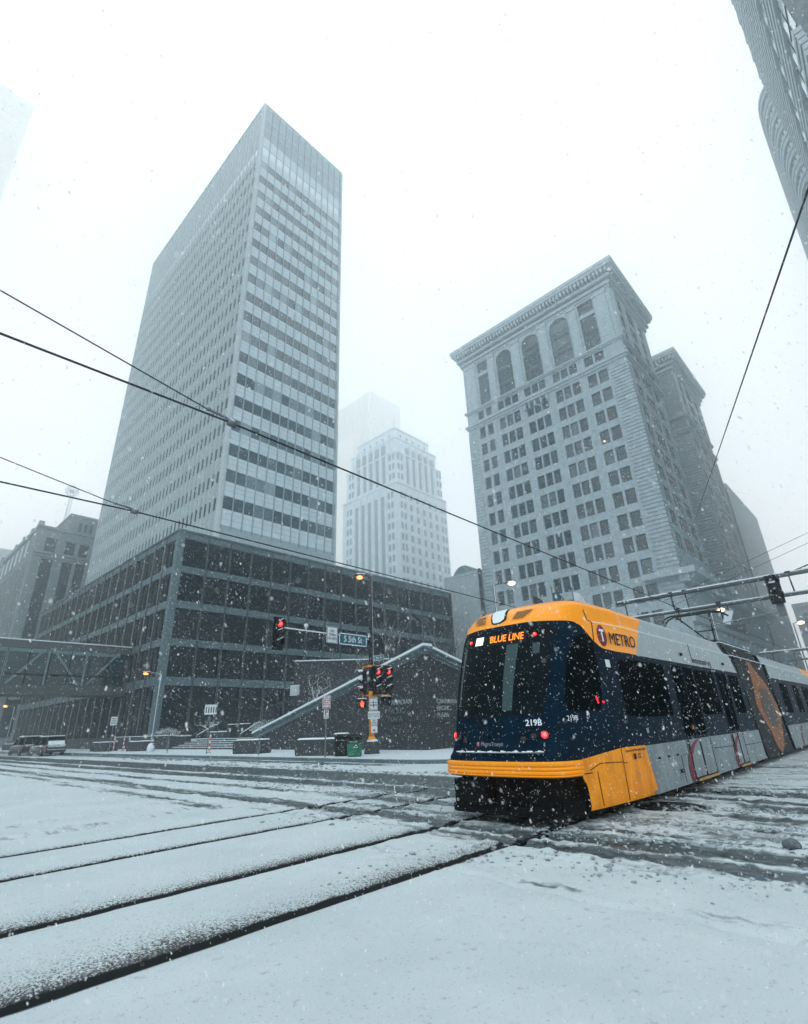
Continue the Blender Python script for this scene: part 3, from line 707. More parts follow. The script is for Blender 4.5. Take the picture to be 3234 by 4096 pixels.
# ================= art deco tower in the snow haze
DX,DY=108.,102.8; K=1.27
T=thing('art_deco_tower','pale stepped art deco tower half lost in the snow','art deco tower',(DX+13,DY+13,0))
def step(mb,d,z0,z1,w_=26.2,l_=26.8):
    c=.9; x0,x1,y0,y1=DX+d,DX+w_-d,DY+d,DY+l_-d
    mb.prism([(x0+c,y0,z0),(x1-c,y0,z0),(x1,y0+c,z0),(x1,y1,z0),(x0,y1,z0),(x0,y0+c,z0)],(0,0,z1-z0))
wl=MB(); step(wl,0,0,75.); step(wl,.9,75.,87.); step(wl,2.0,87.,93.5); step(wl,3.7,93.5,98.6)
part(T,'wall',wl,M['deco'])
wn=[]; wd=MB(); cut=(6.6,9.8,13.0,16.2,19.4)
for u in cut:
    wd.box(DX-.03,DX+.2,DY+u-.72,DY+u+.72,28,71.5); wd.box(DX+.87,DX+1.1,DY+u-.72,DY+u+.72,76.5,91.) ; wd.box(DX+u-.6,DX+u+.6,DY+.87,DY+1.1,76.,90.)
    for k_ in range(13): wn.append(((DX+u-.6,DY-.03,26.5+3.6*k_),UX,NY,1.25,2.2))
    for k_ in range(4): wn.append(((DX+u-.5,DY+.84,76.6+3.5*k_),UX,NY,1.0,2.1))
    wn.append(((DX+u-.5,DY+3.67,94.6),UX,NY,1.0,2.)); wn.append(((DX+3.67,DY+u+.5,94.6),(0,-1,0),NX,1.0,2.))
for u in (1.6,3.2,22.,23.6):
    for k_ in range(17):
        z=26.5+3.6*k_; off=-.03 if z<72.5 else .87
        if 72.4<z<75: continue
        wn.append(((DX+u,DY+off,z),UX,NY,1.05,2.2)); wn.append(((DX+off,DY+u+1.05,z),(0,-1,0),NX,1.05,2.2))
part(T,'window_bay',wd,M['deco_dark'])
for u in (5.0,8.2,11.4,14.6,17.8,21.0):
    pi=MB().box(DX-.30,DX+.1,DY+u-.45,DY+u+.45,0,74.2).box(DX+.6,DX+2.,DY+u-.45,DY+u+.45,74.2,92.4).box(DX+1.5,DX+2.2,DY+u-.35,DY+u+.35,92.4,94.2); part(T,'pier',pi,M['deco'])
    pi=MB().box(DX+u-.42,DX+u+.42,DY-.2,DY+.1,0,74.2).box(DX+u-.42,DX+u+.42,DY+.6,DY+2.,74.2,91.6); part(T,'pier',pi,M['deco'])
for d,z in ((-.2,74.7),(.7,86.7),(1.8,93.2),(3.5,98.3)):
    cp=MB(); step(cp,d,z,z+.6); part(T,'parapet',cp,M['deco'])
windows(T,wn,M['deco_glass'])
part(T,'roof_aerial',MB().tube([(DX+4.8,DY+5,98.6),(DX+4.8,DY+5,103)],.08),M['tower_side'])
# ================= very far ribbed tower, almost white
T=thing('misty_ribbed_tower','huge white ribbed tower almost invisible behind the stepped one','skyscraper',(185,200,0))
W5=1.2
def fb(x0,x1,y0,y1,z0,z1,mb): return mb.box(x0*W5,x1*W5,y0*W5,y1*W5,z0*W5,z1*W5)
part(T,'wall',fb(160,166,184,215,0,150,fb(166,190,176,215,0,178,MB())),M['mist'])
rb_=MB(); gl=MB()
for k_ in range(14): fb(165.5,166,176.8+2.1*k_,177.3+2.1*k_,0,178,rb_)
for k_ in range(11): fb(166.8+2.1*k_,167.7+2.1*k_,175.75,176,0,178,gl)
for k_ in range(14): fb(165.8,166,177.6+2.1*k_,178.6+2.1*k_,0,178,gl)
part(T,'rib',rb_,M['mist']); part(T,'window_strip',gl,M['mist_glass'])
# ================= telephone building on the left with its mast
BX,BY=22.83,138.
T=thing('pilastered_stone_building','stone office block with tall dark window strips between plain pilasters, left edge','office building',(40,155,0))
Wl=MB(); rects=[(1.9,4.3,2,40.2),(6.2,8.3,2,40.1),(9.0,11.1,2,40.2),(13.,15.1,2,40.2),(15.8,17.9,2,40.2),(1.9,4.2,42.,45.3),(6.1,8.2,42,45.2),(9.,11.1,42,45.2),(13.,15.1,42,45.2),(15.8,17.9,42,45.2)]
punched(Wl,(BX,BY,0),UX,NY,24,47.6,rects,.6)
Wl.box(BX+.7,BX+24,BY+.7,BY+60,0,47.2)
wr=[((BX+r[0],BY+.5,r[2]),UX,NY,r[1]-r[0],r[3]-r[2]) for r in rects]
Ls=[]
for k_ in range(17): Ls.append((1.6+2.6*k_,2.9+2.6*k_,2,40.)); 
punched(Wl,(BX,BY+48,0),(0,-1,0),NX,48,47.6,Ls,.6)
wr+=[((BX+.5,BY+48-r[0],r[2]),(0,-1,0),NX,r[1]-r[0],r[3]-r[2]) for r in Ls]
part(T,'wall',Wl,M['bell'])
tr=MB().box(BX-.15,BX+24,BY-.2,BY,40.6,41.1).box(BX-.15,BX+24,BY-.35,BY,41.3,41.6).box(BX-.4,BX+24,BY-.4,BY+.5,47.3,48.).box(BX-.4,BX+.5,BY+.5,BY+48,46.6,47.7)
for y in (138.2,145,153,161): tr.prism([(BX-.2,y-1.2,47.6),(BX-.2,y+1.2,47.6),(BX-.2,y+.5,49.0),(BX-.2,y-.5,49.0)],(1,0,0))
part(T,'parapet',tr,M['bell'])
pn=MB().box(BX+6.2,BX+24,BY+1.4,BY+40,47.2,52.3).box(BX+5.9,BX+24,BY+1.1,BY+40,52.3,52.9)
part(T,'penthouse',pn,M['bell'])
for k_ in range(12):
    if k_%4!=3: wr.append(((BX+8.2+1.2*k_,BY+1.36,48.6),UX,NY,.7,2.4))
windows(T,wr,M['bell_glass'])
im=MB()
for k_ in range(7): im.tube([(BX-.3,BY+6+5*k_,41.5),(BX-.3,BY+6+5*k_,45.5)],.1,6).tube([(BX-.3,BY+6.8+5*k_,41.5),(BX-.3,BY+6.8+5*k_,45.)],.1,6)
part(T,'icicle_fin',im,M['tower_panel'])
T=thing('rooftop_mast','white lattice mast with a ringed globe and star on top, above the roof','mast',(34,170,52.))
ms_=MB()
for dx,dy in ((-.55,-.5),(.55,-.5),(0,.6)): ms_.tube([(34+dx*1.2,170+dy,48),(34+dx*.7,170+dy,69.4)],.13,6)
for k_ in range(18): z=49+1.15*k_; ms_.tube([(33.5,169.5,z),(34.5,169.5,z+.5)],.06,5); ms_.tube([(34.5,169.5,z+.5),(33.5,169.5,z+1.1)],.06,5)
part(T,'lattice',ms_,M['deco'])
gb=MB()
for a in (0,60,120):
    a=R_(a); gb.tube([(34+1.75*math.cos(t_)*math.cos(a),170+1.75*math.cos(t_)*math.sin(a),71.3+1.75*math.sin(t_)) for t_ in [2*math.pi*i/20 for i in range(21)]],.075,5)
for zz_ in (-.7,0,.7):
    rr=math.sqrt(1.75**2-zz_**2); gb.tube([(34+rr*math.cos(t_),170+rr*math.sin(t_),71.3+zz_) for t_ in [2*math.pi*i/20 for i in range(21)]],.07,5)
gb.tube([(34,170,73),(34,170,74.2)],.06,5)
part(T,'globe_ring',gb,M['tower_side'])
st=MB(); st.prism([(34+(.95 if i%2==0 else .42)*math.sin(math.pi*i/5),169.9,71.3+(.95 if i%2==0 else .42)*math.cos(math.pi*i/5)) for i in range(10)],(0,.25,0)); part(T,'star',st,M['tower_side'])
T=thing('glass_annex','pale glassy block peeping over the far end of the stone office block','office building',(20,222,0))
part(T,'wall',MB().box(21,33,212,240,0,61.).box(20.8,33,211.8,240,61,62.),M['tower_side'])
windows(T,[((22.2+2.4*i,211.97,z),UX,NY,1.6,3.) for i in range(4) for z in (46,51,56)],M['glass_tower'])
# ================= skyway bridge across the avenue
KY=67.07
T=thing('skyway_bridge','glazed skyway footbridge with diagonal trusses crossing the avenue','skyway',(8,69,6))
fs=MB().box(-14,23.2,KY,KY+4.,10.42,11.2).box(-14,23.2,KY,KY+4.,5.75,6.75)
part(T,'fascia',fs,M['skyfascia'])
part(T,'roof_snow',MB().box(-14,23.2,KY-.05,KY+4.,11.21,11.32),M['snowcap'])
wg=[((22.9-1.95*(i+1),KY+.12,6.76),UX,NY,1.93,3.64) for i in range(19)]
windows(T,wg,M['skyglass'])
gm=MB()
for i in range(20): gm.box(22.9-1.95*i-.03,22.9-1.95*i+.03,KY+.02,KY+.118,6.76,10.41)
gm.box(-14,22.9,KY+.04,KY+.115,7.7,7.85); part(T,'mullion',gm,M['signal_black'])
for i in range(5):
    x=21.9-7.4*i
    tm=MB()
    for x0,x1 in ((x,x-2.9),(x-6.6,x-3.7)): tm.prism([(x0-.14,KY+.1,10.4),(x0+.14,KY+.1,10.4),(x1+.14,KY+.1,6.8),(x1-.14,KY+.1,6.8)],(0,-.06,0))
    tm.box(x-3.42,x-3.2,KY+.03,KY+.112,6.77,10.4); tm.box(x-7.1,x-6.9,KY+.03,KY+.112,6.77,10.4); tm.box(x-7.3,x+.2,KY+.05,KY+.113,10.0,10.4)
    part(T,'truss',tm,M['skytruss'])
# projecting shop sign far down the avenue
T=thing('projecting_sign','small square sign projecting from the dark wall under the skyway, reading ALERUS','shop sign',(21.2,113,8))
part(T,'board',MB().box(20.3,22.5,113,113.15,7.2,9.0),M['bell_glass'])
part(T,'bracket',MB().tube([(22.4,113.07,8.7),(23.4,113.07,8.7)],.06),M['metal_dark'])
part(T,'lettering',text_mb('ALERUS',.62,(21.4,112.98,8.1),(1,0,0),(0,-1,0),squeeze=.8),M['letter_w'])
# ================= ghost of a glass tower, upper left corner
T=thing('ghost_glass_tower','barely visible blue glass tower dissolving in the snowy sky, upper left corner','skyscraper',(-20,200,0))
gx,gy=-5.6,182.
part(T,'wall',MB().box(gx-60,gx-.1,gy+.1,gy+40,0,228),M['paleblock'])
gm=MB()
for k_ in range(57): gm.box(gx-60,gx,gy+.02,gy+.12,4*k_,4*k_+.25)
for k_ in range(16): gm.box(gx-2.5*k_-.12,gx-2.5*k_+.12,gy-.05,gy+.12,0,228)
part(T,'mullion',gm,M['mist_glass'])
# ================= curved banded tower over the right edge
T=thing('banded_curved_tower','dark ribbed tower with curved window bands, cut off by the upper right corner','tower',(120,-30,0))
KB=2.2
def kb(x,y): return x*KB,y*KB
HB=1.4+52.6*KB; FP=1.62*KB
bw_=MB(); rl_=MB(); wg_=[]
nb_=14
for i in range(nb_):
    xa=22.+1.9*i; yf=(-4.53-.062*(xa-22))*KB; x0=xa*KB; zi=HB; lv=0
    last=i>=nb_-3
    while zi>30:
        # the far end steps further out on every lower floor
        xe=(43.7*KB+.26*(HB-zi)); 
        x1=min((xa+1.9)*KB,xe) if i<nb_ else xe
        win=lv in (9,10,13,14,17,18,21,22)
        if x1>x0+.2:
            bw_.box(x0,x1,-60,yf-.55,zi-FP,zi)
            if not win:
                for k_ in range(4): rl_.box(x0-.02,x1,yf-.7,yf-.10*(k_%2),zi-FP/4*(k_+1)+.06,zi-FP/4*k_-.10)
            else: wg_.append(((x1,yf-.5,zi-FP+.2),(-1,0,0),(0,1,0),x1-x0,FP-.4))
        zi-=FP; lv+=1
part(T,'near_wall',bw_,M['ribbed']); part(T,'near_rib',rl_,M['ribbed_light'])
pl_=[(43.6,-7.2),(43.75,-6.3),(44.1,-5.8),(44.6,-5.45),(45.2,-5.22),(45.9,-5.07),(46.8,-5.0),(48.,-4.99),(49.2,-5.02),(52,-5.1),(58,-5.32),(71,-5.8),(100,-6.85)]
def wallstrip(mb,d,z0,z1):
    P=[(x*KB,y*KB-d) for x,y in pl_]
    for p,q in zip(P[:-1],P[1:]):
        mb.q([(p[0],p[1],z0),(p[0],p[1],z1),(q[0],q[1],z1),(q[0],q[1],z0)]); mb.q([(p[0],p[1],z0),(q[0],q[1],z0),(q[0],q[1]-1.,z0),(p[0]+.3,p[1]-1.,z0)]); mb.q([(p[0],p[1],z1),(p[0]+.3,p[1]-1.,z1),(q[0],q[1]-1.,z1),(q[0],q[1],z1)])
cw=MB(); cb=MB(); gw=MB(); gm=MB(); wallstrip(cw,.62,0,HB-.3); cw.q([(x*KB,y*KB-.5,HB-.2) for x,y in pl_]+[(100*KB,-60,HB-.2),(43.6*KB,-60,HB-.2)][::1])
z=HB; lv=0
while z>25:
    for k_ in range(3): wallstrip(cb,.16*(k_%2),z-FP*.19*(k_+1)+.05,z-FP*.19*k_)
    wallstrip(gw if lv else cb,.5,z-FP,z-FP*.57)
    if lv:
        for (x,y),(x2,y2) in zip(pl_[1:-1],pl_[2:]):
            n_=max(1,int((x2-x)*KB/2.4))
            for j in range(n_): xx=(x+(x2-x)*j/n_)*KB; yy=(y+(y2-y)*j/n_)*KB; gm.box(xx-.07,xx+.07,yy-.6,yy-.38,z-FP,z-FP*.57)
    z-=FP; lv+=1
part(T,'bow_wall',cw,M['ribbed']); part(T,'bow_band',cb,M['ribbed_light']); part(T,'bow_window_strip',gw,M['winbright']); part(T,'bow_mullion',gm,M['ribbed'])
windows(T,wg_,M['winbright'],M['metal_dark'],'mull',cap=40)
# ================= far right: striped tower and pale brick block
T=thing('striped_tower','grey tower of narrow vertical stripes beyond the stone building','office tower',(165,40,0))
SXa,SYa,HT=149.5,21.,57.
part(T,'wall',MB().box(SXa+.2,SXa+38,SYa-.02,SYa+34,0,HT),M['striped_d'])
pr_=MB(); 
for k_ in range(26): pr_.box(SXa+1.46*k_,SXa+1.46*k_+.62,SYa-.05,SYa+.12,0,HT)
for k_ in range(22): pr_.box(SXa-.05,SXa+.25,SYa+.5+1.46*k_,SYa+1.1+1.46*k_,0,HT)
pr_.box(SXa-.1,SXa+38,SYa-.1,SYa+.45,HT,HT+1.2); pr_.box(SXa-.1,SXa+.3,SYa+.45,SYa+34,HT,HT+1.2)
part(T,'pier',pr_,M['striped'])
T=thing('pale_brick_block','pale brick building with arched upper windows at the right edge of the street','brick building',(215,14,0))
part(T,'wall',MB().box(212,240,0,22,0,33).box(211.6,240,-.4,22,33,34.2).box(211.7,212,-.3,22,24.5,25.2),M['brickpale'])
wr=[]
for k_ in range(6):
    wr.append(((211.96,3.4*k_+2.9,26.5),(0,-1,0),NX,1.9,4.2,'arch'))
    for z in (5,10,15,20): wr.append(((211.96,3.4*k_+2.9,z),(0,-1,0),NX,1.8,2.8,'mull'))
windows(T,wr,M['glass_tower'],M['brickpale'],'mull')
part(T,'canopy',MB().box(206,212,-2,20,12.,13.5),M['snowcap'])
# ================= the tram
YC=5.05; PZ=.10
XB=10.2
Zx=[.10,.55,.62,.9,.95,1.4,1.53,2.,2.5,2.85,2.95,3.05,3.15,3.25,3.33,3.40,3.45,3.48]
Xx=[7.36,7.33,7.27,7.27,7.31,7.38,7.41,7.53,7.71,7.86,7.92,7.99,8.09,8.22,8.36,8.56,8.85,XB]
Wz=[.10,.62,.95,2.0,2.7,2.985,3.0,3.02,3.10,3.32,3.40,3.45,3.48]; Ww=[1,1,1,.998,.99,.985,.95,.92,.895,.86,.79,.66,.45]
Wf=[1,1,1,.998,.99,.985,.982,.98,.965,.92,.86,.74,.45]
Ku=[0,.5,.9,1.1,1.3,1.55,1.8,2.0]
Tup=[0,.48,.84,.985,1.085,1.17,1.25,1.325]; Kup=[0,.012,.055,.10,.175,.32,.59,1.]
Tlo=[0,.48,.86,1.02,1.10,1.165,1.25,1.325]; Klo=[0,.01,.035,.07,.13,.28,.58,1.]
def sI(x,xp,fp):
    # smooth (monotone cubic) table lookup
    xp=np.array(xp,float); fp=np.array(fp,float); x=min(max(x,xp[0]),xp[-1]); i=min(int(np.searchsorted(xp,x,side='right'))-1,len(xp)-2); i=max(i,0)
    h=xp[i+1]-xp[i]; d=(fp[1:]-fp[:-1])/(xp[1:]-xp[:-1])
    def sl(k):
        if k==0: return d[0]
        if k==len(xp)-1: return d[-1]
        return 0 if d[k-1]*d[k]<=0 else 2*d[k-1]*d[k]/(d[k-1]+d[k])
    t=(x-xp[i])/h; a,b_=sl(i)*h,sl(i+1)*h
    return (2*t**3-3*t**2+1)*fp[i]+(t**3-2*t**2+t)*a+(-2*t**3+3*t**2)*fp[i+1]+(t**3-t**2)*b_
def surf(u,z,off=0.):
    def P(u,z):
        a=abs(u); s=1 if u>=0 else -1
        x0=sI(z,Zx,Xx); fb=float(np.clip((a-1.5)/.7,0,1)); wz=np.interp(z,Wz,Ww)*fb+np.interp(z,Wz,Wf)*(1-fb); lo=1-float(np.clip((z-.85)/.35,0,1))
        if a<=2:
            t=sI(a,Ku,Tup)*(1-lo)+sI(a,Ku,Tlo)*lo; k=sI(a,Ku,Kup)*(1-lo)+sI(a,Ku,Klo)*lo; x=x0+(XB-x0)*k
        else: t=1.325; x=XB+(a-2)
        return Vector((x,YC+s*t*wz,z+PZ*0))
    p=P(u,z)
    if off:
        e=.01; du=P(u+e,z)-P(u-e,z); dz=P(u,min(z+e,3.48))-P(u,z-e); n=du.cross(dz)
        if n.length>1e-9:
            n.normalize(); c=Vector((p.x+3 if abs(u)<2 else p.x,YC,1.8)) 
            if n.dot(p-c)<0: n=-n
            p=p+n*off
    return p
def ux(x): return -(2+(x-XB))          # near side, x>=XB
def u_of_x(x,z):                           # near side u for a given x
    if x>=XB: return ux(x)
    lo,hi=0.,2.
    for _ in range(30):
        mid=(lo+hi)/2
        if surf(-mid,z).x<x: lo=mid
        else: hi=mid
    return -lo
TR=thing('tram','orange, navy and silver articulated tram with a lit BLUE LINE sign','tram',(16,YC,0))
def grid(mb,us,zs,off=0.,mi=0):
    n=len(mb.v)
    for z in zs:
        for u in us: mb.v.append(tuple(surf(u(z) if callable(u) else u,z,off)))
    k=len(us)
    for j in range(len(zs)-1):
        for i in range(k-1):
            mb.f.append((n+j*k+i,n+j*k+i+1,n+(j+1)*k+i+1,n+(j+1)*k+i)); mb.m.append(mi)
def rows(mb,rw,nu,off,mi=0,skirt=.012):
    """rw: list of (z,uL,uR): a panel laid on the body"""
    r2=[rw[0]]
    for p,q in zip(rw[:-1],rw[1:]):
        k_=max(1,int((q[0]-p[0])/.06))
        r2+=[tuple(x+(y-x)*(i+1)/k_ for x,y in zip(p,q)) for i in range(k_)]
    rw=r2; n=len(mb.v)
    for z,a,b_ in rw:
        for i in range(nu+1): mb.v.append(tuple(surf(a+(b_-a)*i/nu,z,off)))
    k=nu+1
    for j in range(len(rw)-1):
        for i in range(nu): mb.f.append((n+j*k+i,n+j*k+i+1,n+(j+1)*k+i+1,n+(j+1)*k+i)); mb.m.append(mi)
    return mb
def rrect(uL,uR,z0,z1,r,ru=None,n=5,sl=0.,m_=6):
    """rounded rectangle rows; sl leans the sides"""
    ru=ru or r; s=1 if uR>uL else -1; out=[]
    for i in range(n+1): a=math.pi/2*i/n; out.append((z0+r*(1-math.sin(a)) if False else z0+r*(1-math.cos(a)),ru*(1-math.sin(a))))
    for i in range(1,m_): out.append((z0+r+(z1-z0-2*r)*i/m_,0))
    for i in range(n+1): a=math.pi/2*i/n; out.append((z1-r+r*math.sin(a),ru*(1-math.cos(a))))
    return [(z,uL+s*d+sl*(z-z0),uR-s*d+sl*(z-z0)) for z,d in out]
UF=list(np.linspace(-2,2,81)); XS=[XB+.35*i for i in range(1,28)]
XEND=18.45
def uxs(z,x1=XEND): 
    e=18.95-.245*(z-.7)*1.0 if z<3.0 else 18.36-1.2*(z-3.0)
    return e
us_all=[(lambda z,f=f:-(2+(uxs(z)-XB)*f)) for f in np.linspace(1,0,30)[:-1]]+UF+[(lambda z,f=f:(2+(uxs(z)-XB)*f)) for f in np.linspace(0,1,30)[1:]]
zs=[.62,.7,.8,.9,.95]+list(np.linspace(1.0,2.7,30))+[2.8,2.9,2.985,3.0,3.02,3.06,3.10,3.16,3.22,3.28,3.33,3.37,3.41,3.44,3.46,3.48]
bd=MB(); grid(bd,us_all,zs); 
part(TR,'body',bd,M['t_navy'],True)
rf=MB(); n_=len(rf.v); ring_=[surf(u(3.48) if callable(u) else u,3.48) for u in us_all]; rf.q([tuple(p) for p in ring_]); part(TR,'roof',rf,M['t_grey'])
# orange cap: over the windscreen, sweeping down behind the cab window
def capz(u): return float(np.interp(abs(u),[0,.4,1,1.3,1.4,1.533,1.62,1.69,1.78,1.9,2.3],[3.0,2.995,2.96,2.96,2.955,2.90,2.79,2.67,2.545,2.515,2.50]))
def capend(z): return float(np.interp(z,[2.5,2.65,2.95,3.0,3.1,3.25,3.48],[10.48,10.60,10.85,10.95,11.2,11.5,11.75]))
def cappanel(side):
    mb=MB(); nu=90; fr=[0,.12,.25,.4,.55,.7,.85,1]
    zt=[3.0,3.02,3.06,3.10,3.16,3.22,3.28,3.33,3.37,3.41,3.44,3.46,3.48]
    n=len(mb.v); nr=0
    usl=list(np.linspace(0,2,60))
    def col(a):   # a: fraction index
        return a
    # front + corner part
    for r in range(len(fr)+len(zt)):
        for a in usl:
            z=capz(a)+(2.985-capz(a))*fr[r] if r<len(fr) else zt[r-len(fr)]
            mb.v.append(tuple(surf(side*a,z,.006)))
        for i in range(1,16):
            f=i/15
            if r<len(fr):
                z=2.505+(2.985-2.505)*fr[r]
            else: z=zt[r-len(fr)]
            x=XB+(capend(z)-XB)*f; mb.v.append(tuple(surf(side*(2+x-XB),z,.006)))
    k=len(usl)+15
    for j in range(len(fr)+len(zt)-1):
        for i in range(k-1): mb.f.append((n+j*k+i,n+j*k+i+1,n+(j+1)*k+i+1,n+(j+1)*k+i)); mb.m.append(0)
    return mb
cp_=cappanel(-1).add(cappanel(1)); 
part(TR,'orange_roof_cap',cp_,M['t_orange'],True)
# upper silver panel
mb=MB()
for side in (-1,1):
    zz=[2.50,2.65,2.75,2.85,2.95,2.985,3.0,3.02,3.06,3.10,3.2,3.32,3.38]
    for j,z in enumerate(zz):
        x1=18.0+(.1 if z<2.9 else -.25*(z-2.9)) if z<3.0 else 18.05-.9*(z-3.0)
        x1=np.interp(z,[2.5,3.0,3.4],[18.34,17.85,17.55]) 
        for i in range(31):
            x=capend(z)+(x1-capend(z))*i/30; mb.v.append(tuple(surf(side*(2+x-XB),z,.005)))
    n=len(mb.v)-31*len(zz)
    for j in range(len(zz)-1):
        for i in range(30): mb.f.append((n+j*31+i,n+j*31+i+1,n+(j+1)*31+i+1,n+(j+1)*31+i)); mb.m.append(0)
part(TR,'upper_side_panel',mb,M['t_grey'],True)
# snow lying on the ledge
sn=MB()
for i in range(44):
    x0=8.9+.21*i; a=surf(u_of_x(x0,2.99),2.99); b_=surf(u_of_x(x0+.21,2.99),2.99)
    sn.prism([(a.x,a.y-.008,2.985),(a.x,a.y+.03,2.985),(a.x,a.y+.035,3.012),(a.x,a.y-.006,3.004)],(b_.x-a.x,b_.y-a.y,0))
part(TR,'ledge_snow',sn,M['snowcap'])
# windscreen
ws=[]
for i in range(25):
    z=1.52+(2.865-1.52)*i/24; e=0
    if i<2: e=.06*(1-i/2)
    if i>22: e=.10*((i-22)/2)
    ws.append((z,-(.845+.125*(z-1.5))+e,(.87+.14*(z-1.5))-e))
sh=part(TR,'windscreen',rows(MB(),ws,28,.008),M['t_shield'],True)
fr_=MB(); rows(fr_,[(1.50,-.96,.98),(2.89,-.92,.94)][:0] or [(z,a-.035,b_+.035) for z,a,b_ in [(1.485,ws[0][1],ws[0][2])]+ws+[(2.895,ws[-1][1],ws[-1][2])]],28,.004); part(TR,'windscreen_seal',fr_,M['t_black'],True)
part(sh,'painted_reflection',rows(MB(),[(1.56,-.34,-.16),(2.1,-.37,-.16),(2.62,-.41,-.17)],4,.010),M['t_refl'],True)  # strip standing in for a reflection in the glass
part(sh,'painted_reflection',rows(MB(),[(2.42,-.80,-.68),(2.60,-.80,-.67)],4,.010),M['t_refl'],True)
part(sh,'edge_reflection',rows(MB(),[(1.7,.80,.85),(2.2,.80,.86),(2.66,.80,.88)],2,.010),M['t_refl'],True)  # narrow strip of the same painted reflection
# destination display with its two lamps and the small lit card
def onfront(u,z,off=.012):
    p=surf(u,z,off); e=.03; X=(surf(u-e,z)-surf(u+e,z)).normalized(); Yv=(surf(u,z+e)-surf(u,z-e)).normalized(); return p,X,X.cross(Yv).normalized()
dp=part(TR,'destination_display',rows(MB(),[(2.635,-.56,.26),(2.835,-.55,.26)],10,.011),M['t_line'],True)
p,X,Nn=onfront(-.15,2.738,.018); part(dp,'destination_lettering',text_mb('BLUE LINE',.185,p,X,Nn,.003,fitw=.66,bold=.004),M['led'])
p,X,Nn=onfront(.455,2.745,.020); cd=MB(); Yv=Nn.cross(X); cd.obox(p-X*.085-Yv*.078,X*.17,Yv*.156,Nn*.006); M['card']=mat('lit_card',(.7,.75,.8),.5,emit=(.75,.82,1.),estr=.9); c_=part(TR,'lit_route_card',cd,M['card'])
part(c_,'card_mark',text_mb('~',.12,p+Nn*.008,X,Nn,.001),M['t_navy'])
def lampat(u,z,r,m_,name,core=None,off=.010):
    p,X,Nn=onfront(u,z,off); o=part(TR,name,MB().lathe(p,[(r*.2,-.01),(r,0),(r*.9,.014),(r*.5,.022)],18,0,Nn),m_,True)
    if core: part(o,'lamp_core',MB().lathe(p,[(r*.62,.018),(r*.5,.026),(r*.1,.028)],14,0,Nn),core,True)
    return o
lampat(-.70,2.74,.036,M['red_lit'],'marker_lamp',M['red_core'],.016); lampat(.69,2.75,.036,M['red_lit'],'marker_lamp',M['red_core'],.016)
lampat(-.868,1.20,.054,M['red_lit'],'tail_lamp',M['red_core']); lampat(1.0,1.215,.054,M['red_lit'],'tail_lamp',M['red_core'])
for u,z in ((-.536,1.14),(-.698,1.18),(.79,1.18),(.62,1.14)): lampat(u,z,.052,M['lens_off'],'headlamp')
rim=MB(); rows(rim,[(1.31+.02*math.sin(math.pi*i/10),0,0) for i in range(0)] or [(1.285,-.97,-.46),(1.30,-.92,-.58)],8,.007); part(TR,'lamp_cluster_trim',rim,M['t_black'],True)
# wiper
w_=MB(); a=surf(.10,1.20,.03); b_=surf(.38,1.50,.05); w_.tube([a,b_],.016,6).tube([surf(.36,1.47,.045),surf(.45,1.72,.03)],.010,5); w_.ball(a,.035,0,6); part(TR,'wiper',w_,M['t_line'])
p,X,Nn=onfront(-.71,1.37,.010); part(TR,'fleet_number',text_mb('219B',.125,p,X,Nn,.002,bold=.02,fitw=.25),M['letter_w'])
p,X,Nn=onfront(-1.305,1.415,.028); part(TR,'fleet_number',text_mb('219B',.11,p,X,Nn,.002,fitw=.23),M['letter_w'])
p,X,Nn=onfront(.04,1.08,.010); part(TR,'front_lettering',text_mb('MetroTransit',.085,p,X,Nn,.001,fitw=.43),M['letter_s'])
p,X,Nn=onfront(.323,1.08,.010); lg=part(TR,'front_badge',MB().lathe(p,[(.043,0),(.043,.004)],16,0,Nn),M['t_maroon']); part(lg,'badge_letter',text_mb('T',.06,p+Nn*.006,X,Nn,.001,bold=.02),M['letter_w'])
# bumper: ribbed orange band round the front
bp=MB()
zb=[.635,.65,.665,.68,.70,.72,.735,.75,.77,.79,.805,.82,.835,.845]; ob=[.03,.05,.036,.05,.05,.036,.05,.05,.036,.05,.05,.05,.045,.02]
ub=list(np.linspace(-1.435,1.5,60)); n=0
for z,o_ in zip(zb,ob):
    for u in ub: bp.v.append(tuple(surf(u,z,o_)))
for j in range(len(zb)-1):
    for i in range(59): bp.f.append((j*60+i,j*60+i+1,(j+1)*60+i+1,(j+1)*60+i)); bp.m.append(0)
part(TR,'bumper',bp,M['t_orange'],False)
sb=MB()
for i in range(40):
    u0=-.85+1.62*i/39; a=surf(u0,.955,.0); b_=surf(u0+1.62/39,.955,.0); h=.018+.016*math.sin(i*1.7)*math.sin(i*.5); d=a-b_
    nx=surf(u0,.955,.06)-a; sb.prism([a-nx*.2,a+nx*.9,a+nx*.55+Vector((0,0,h)),a-nx*.2+Vector((0,0,h))],b_-a)
part(TR,'bumper_snow',sb,M['snowcap'])
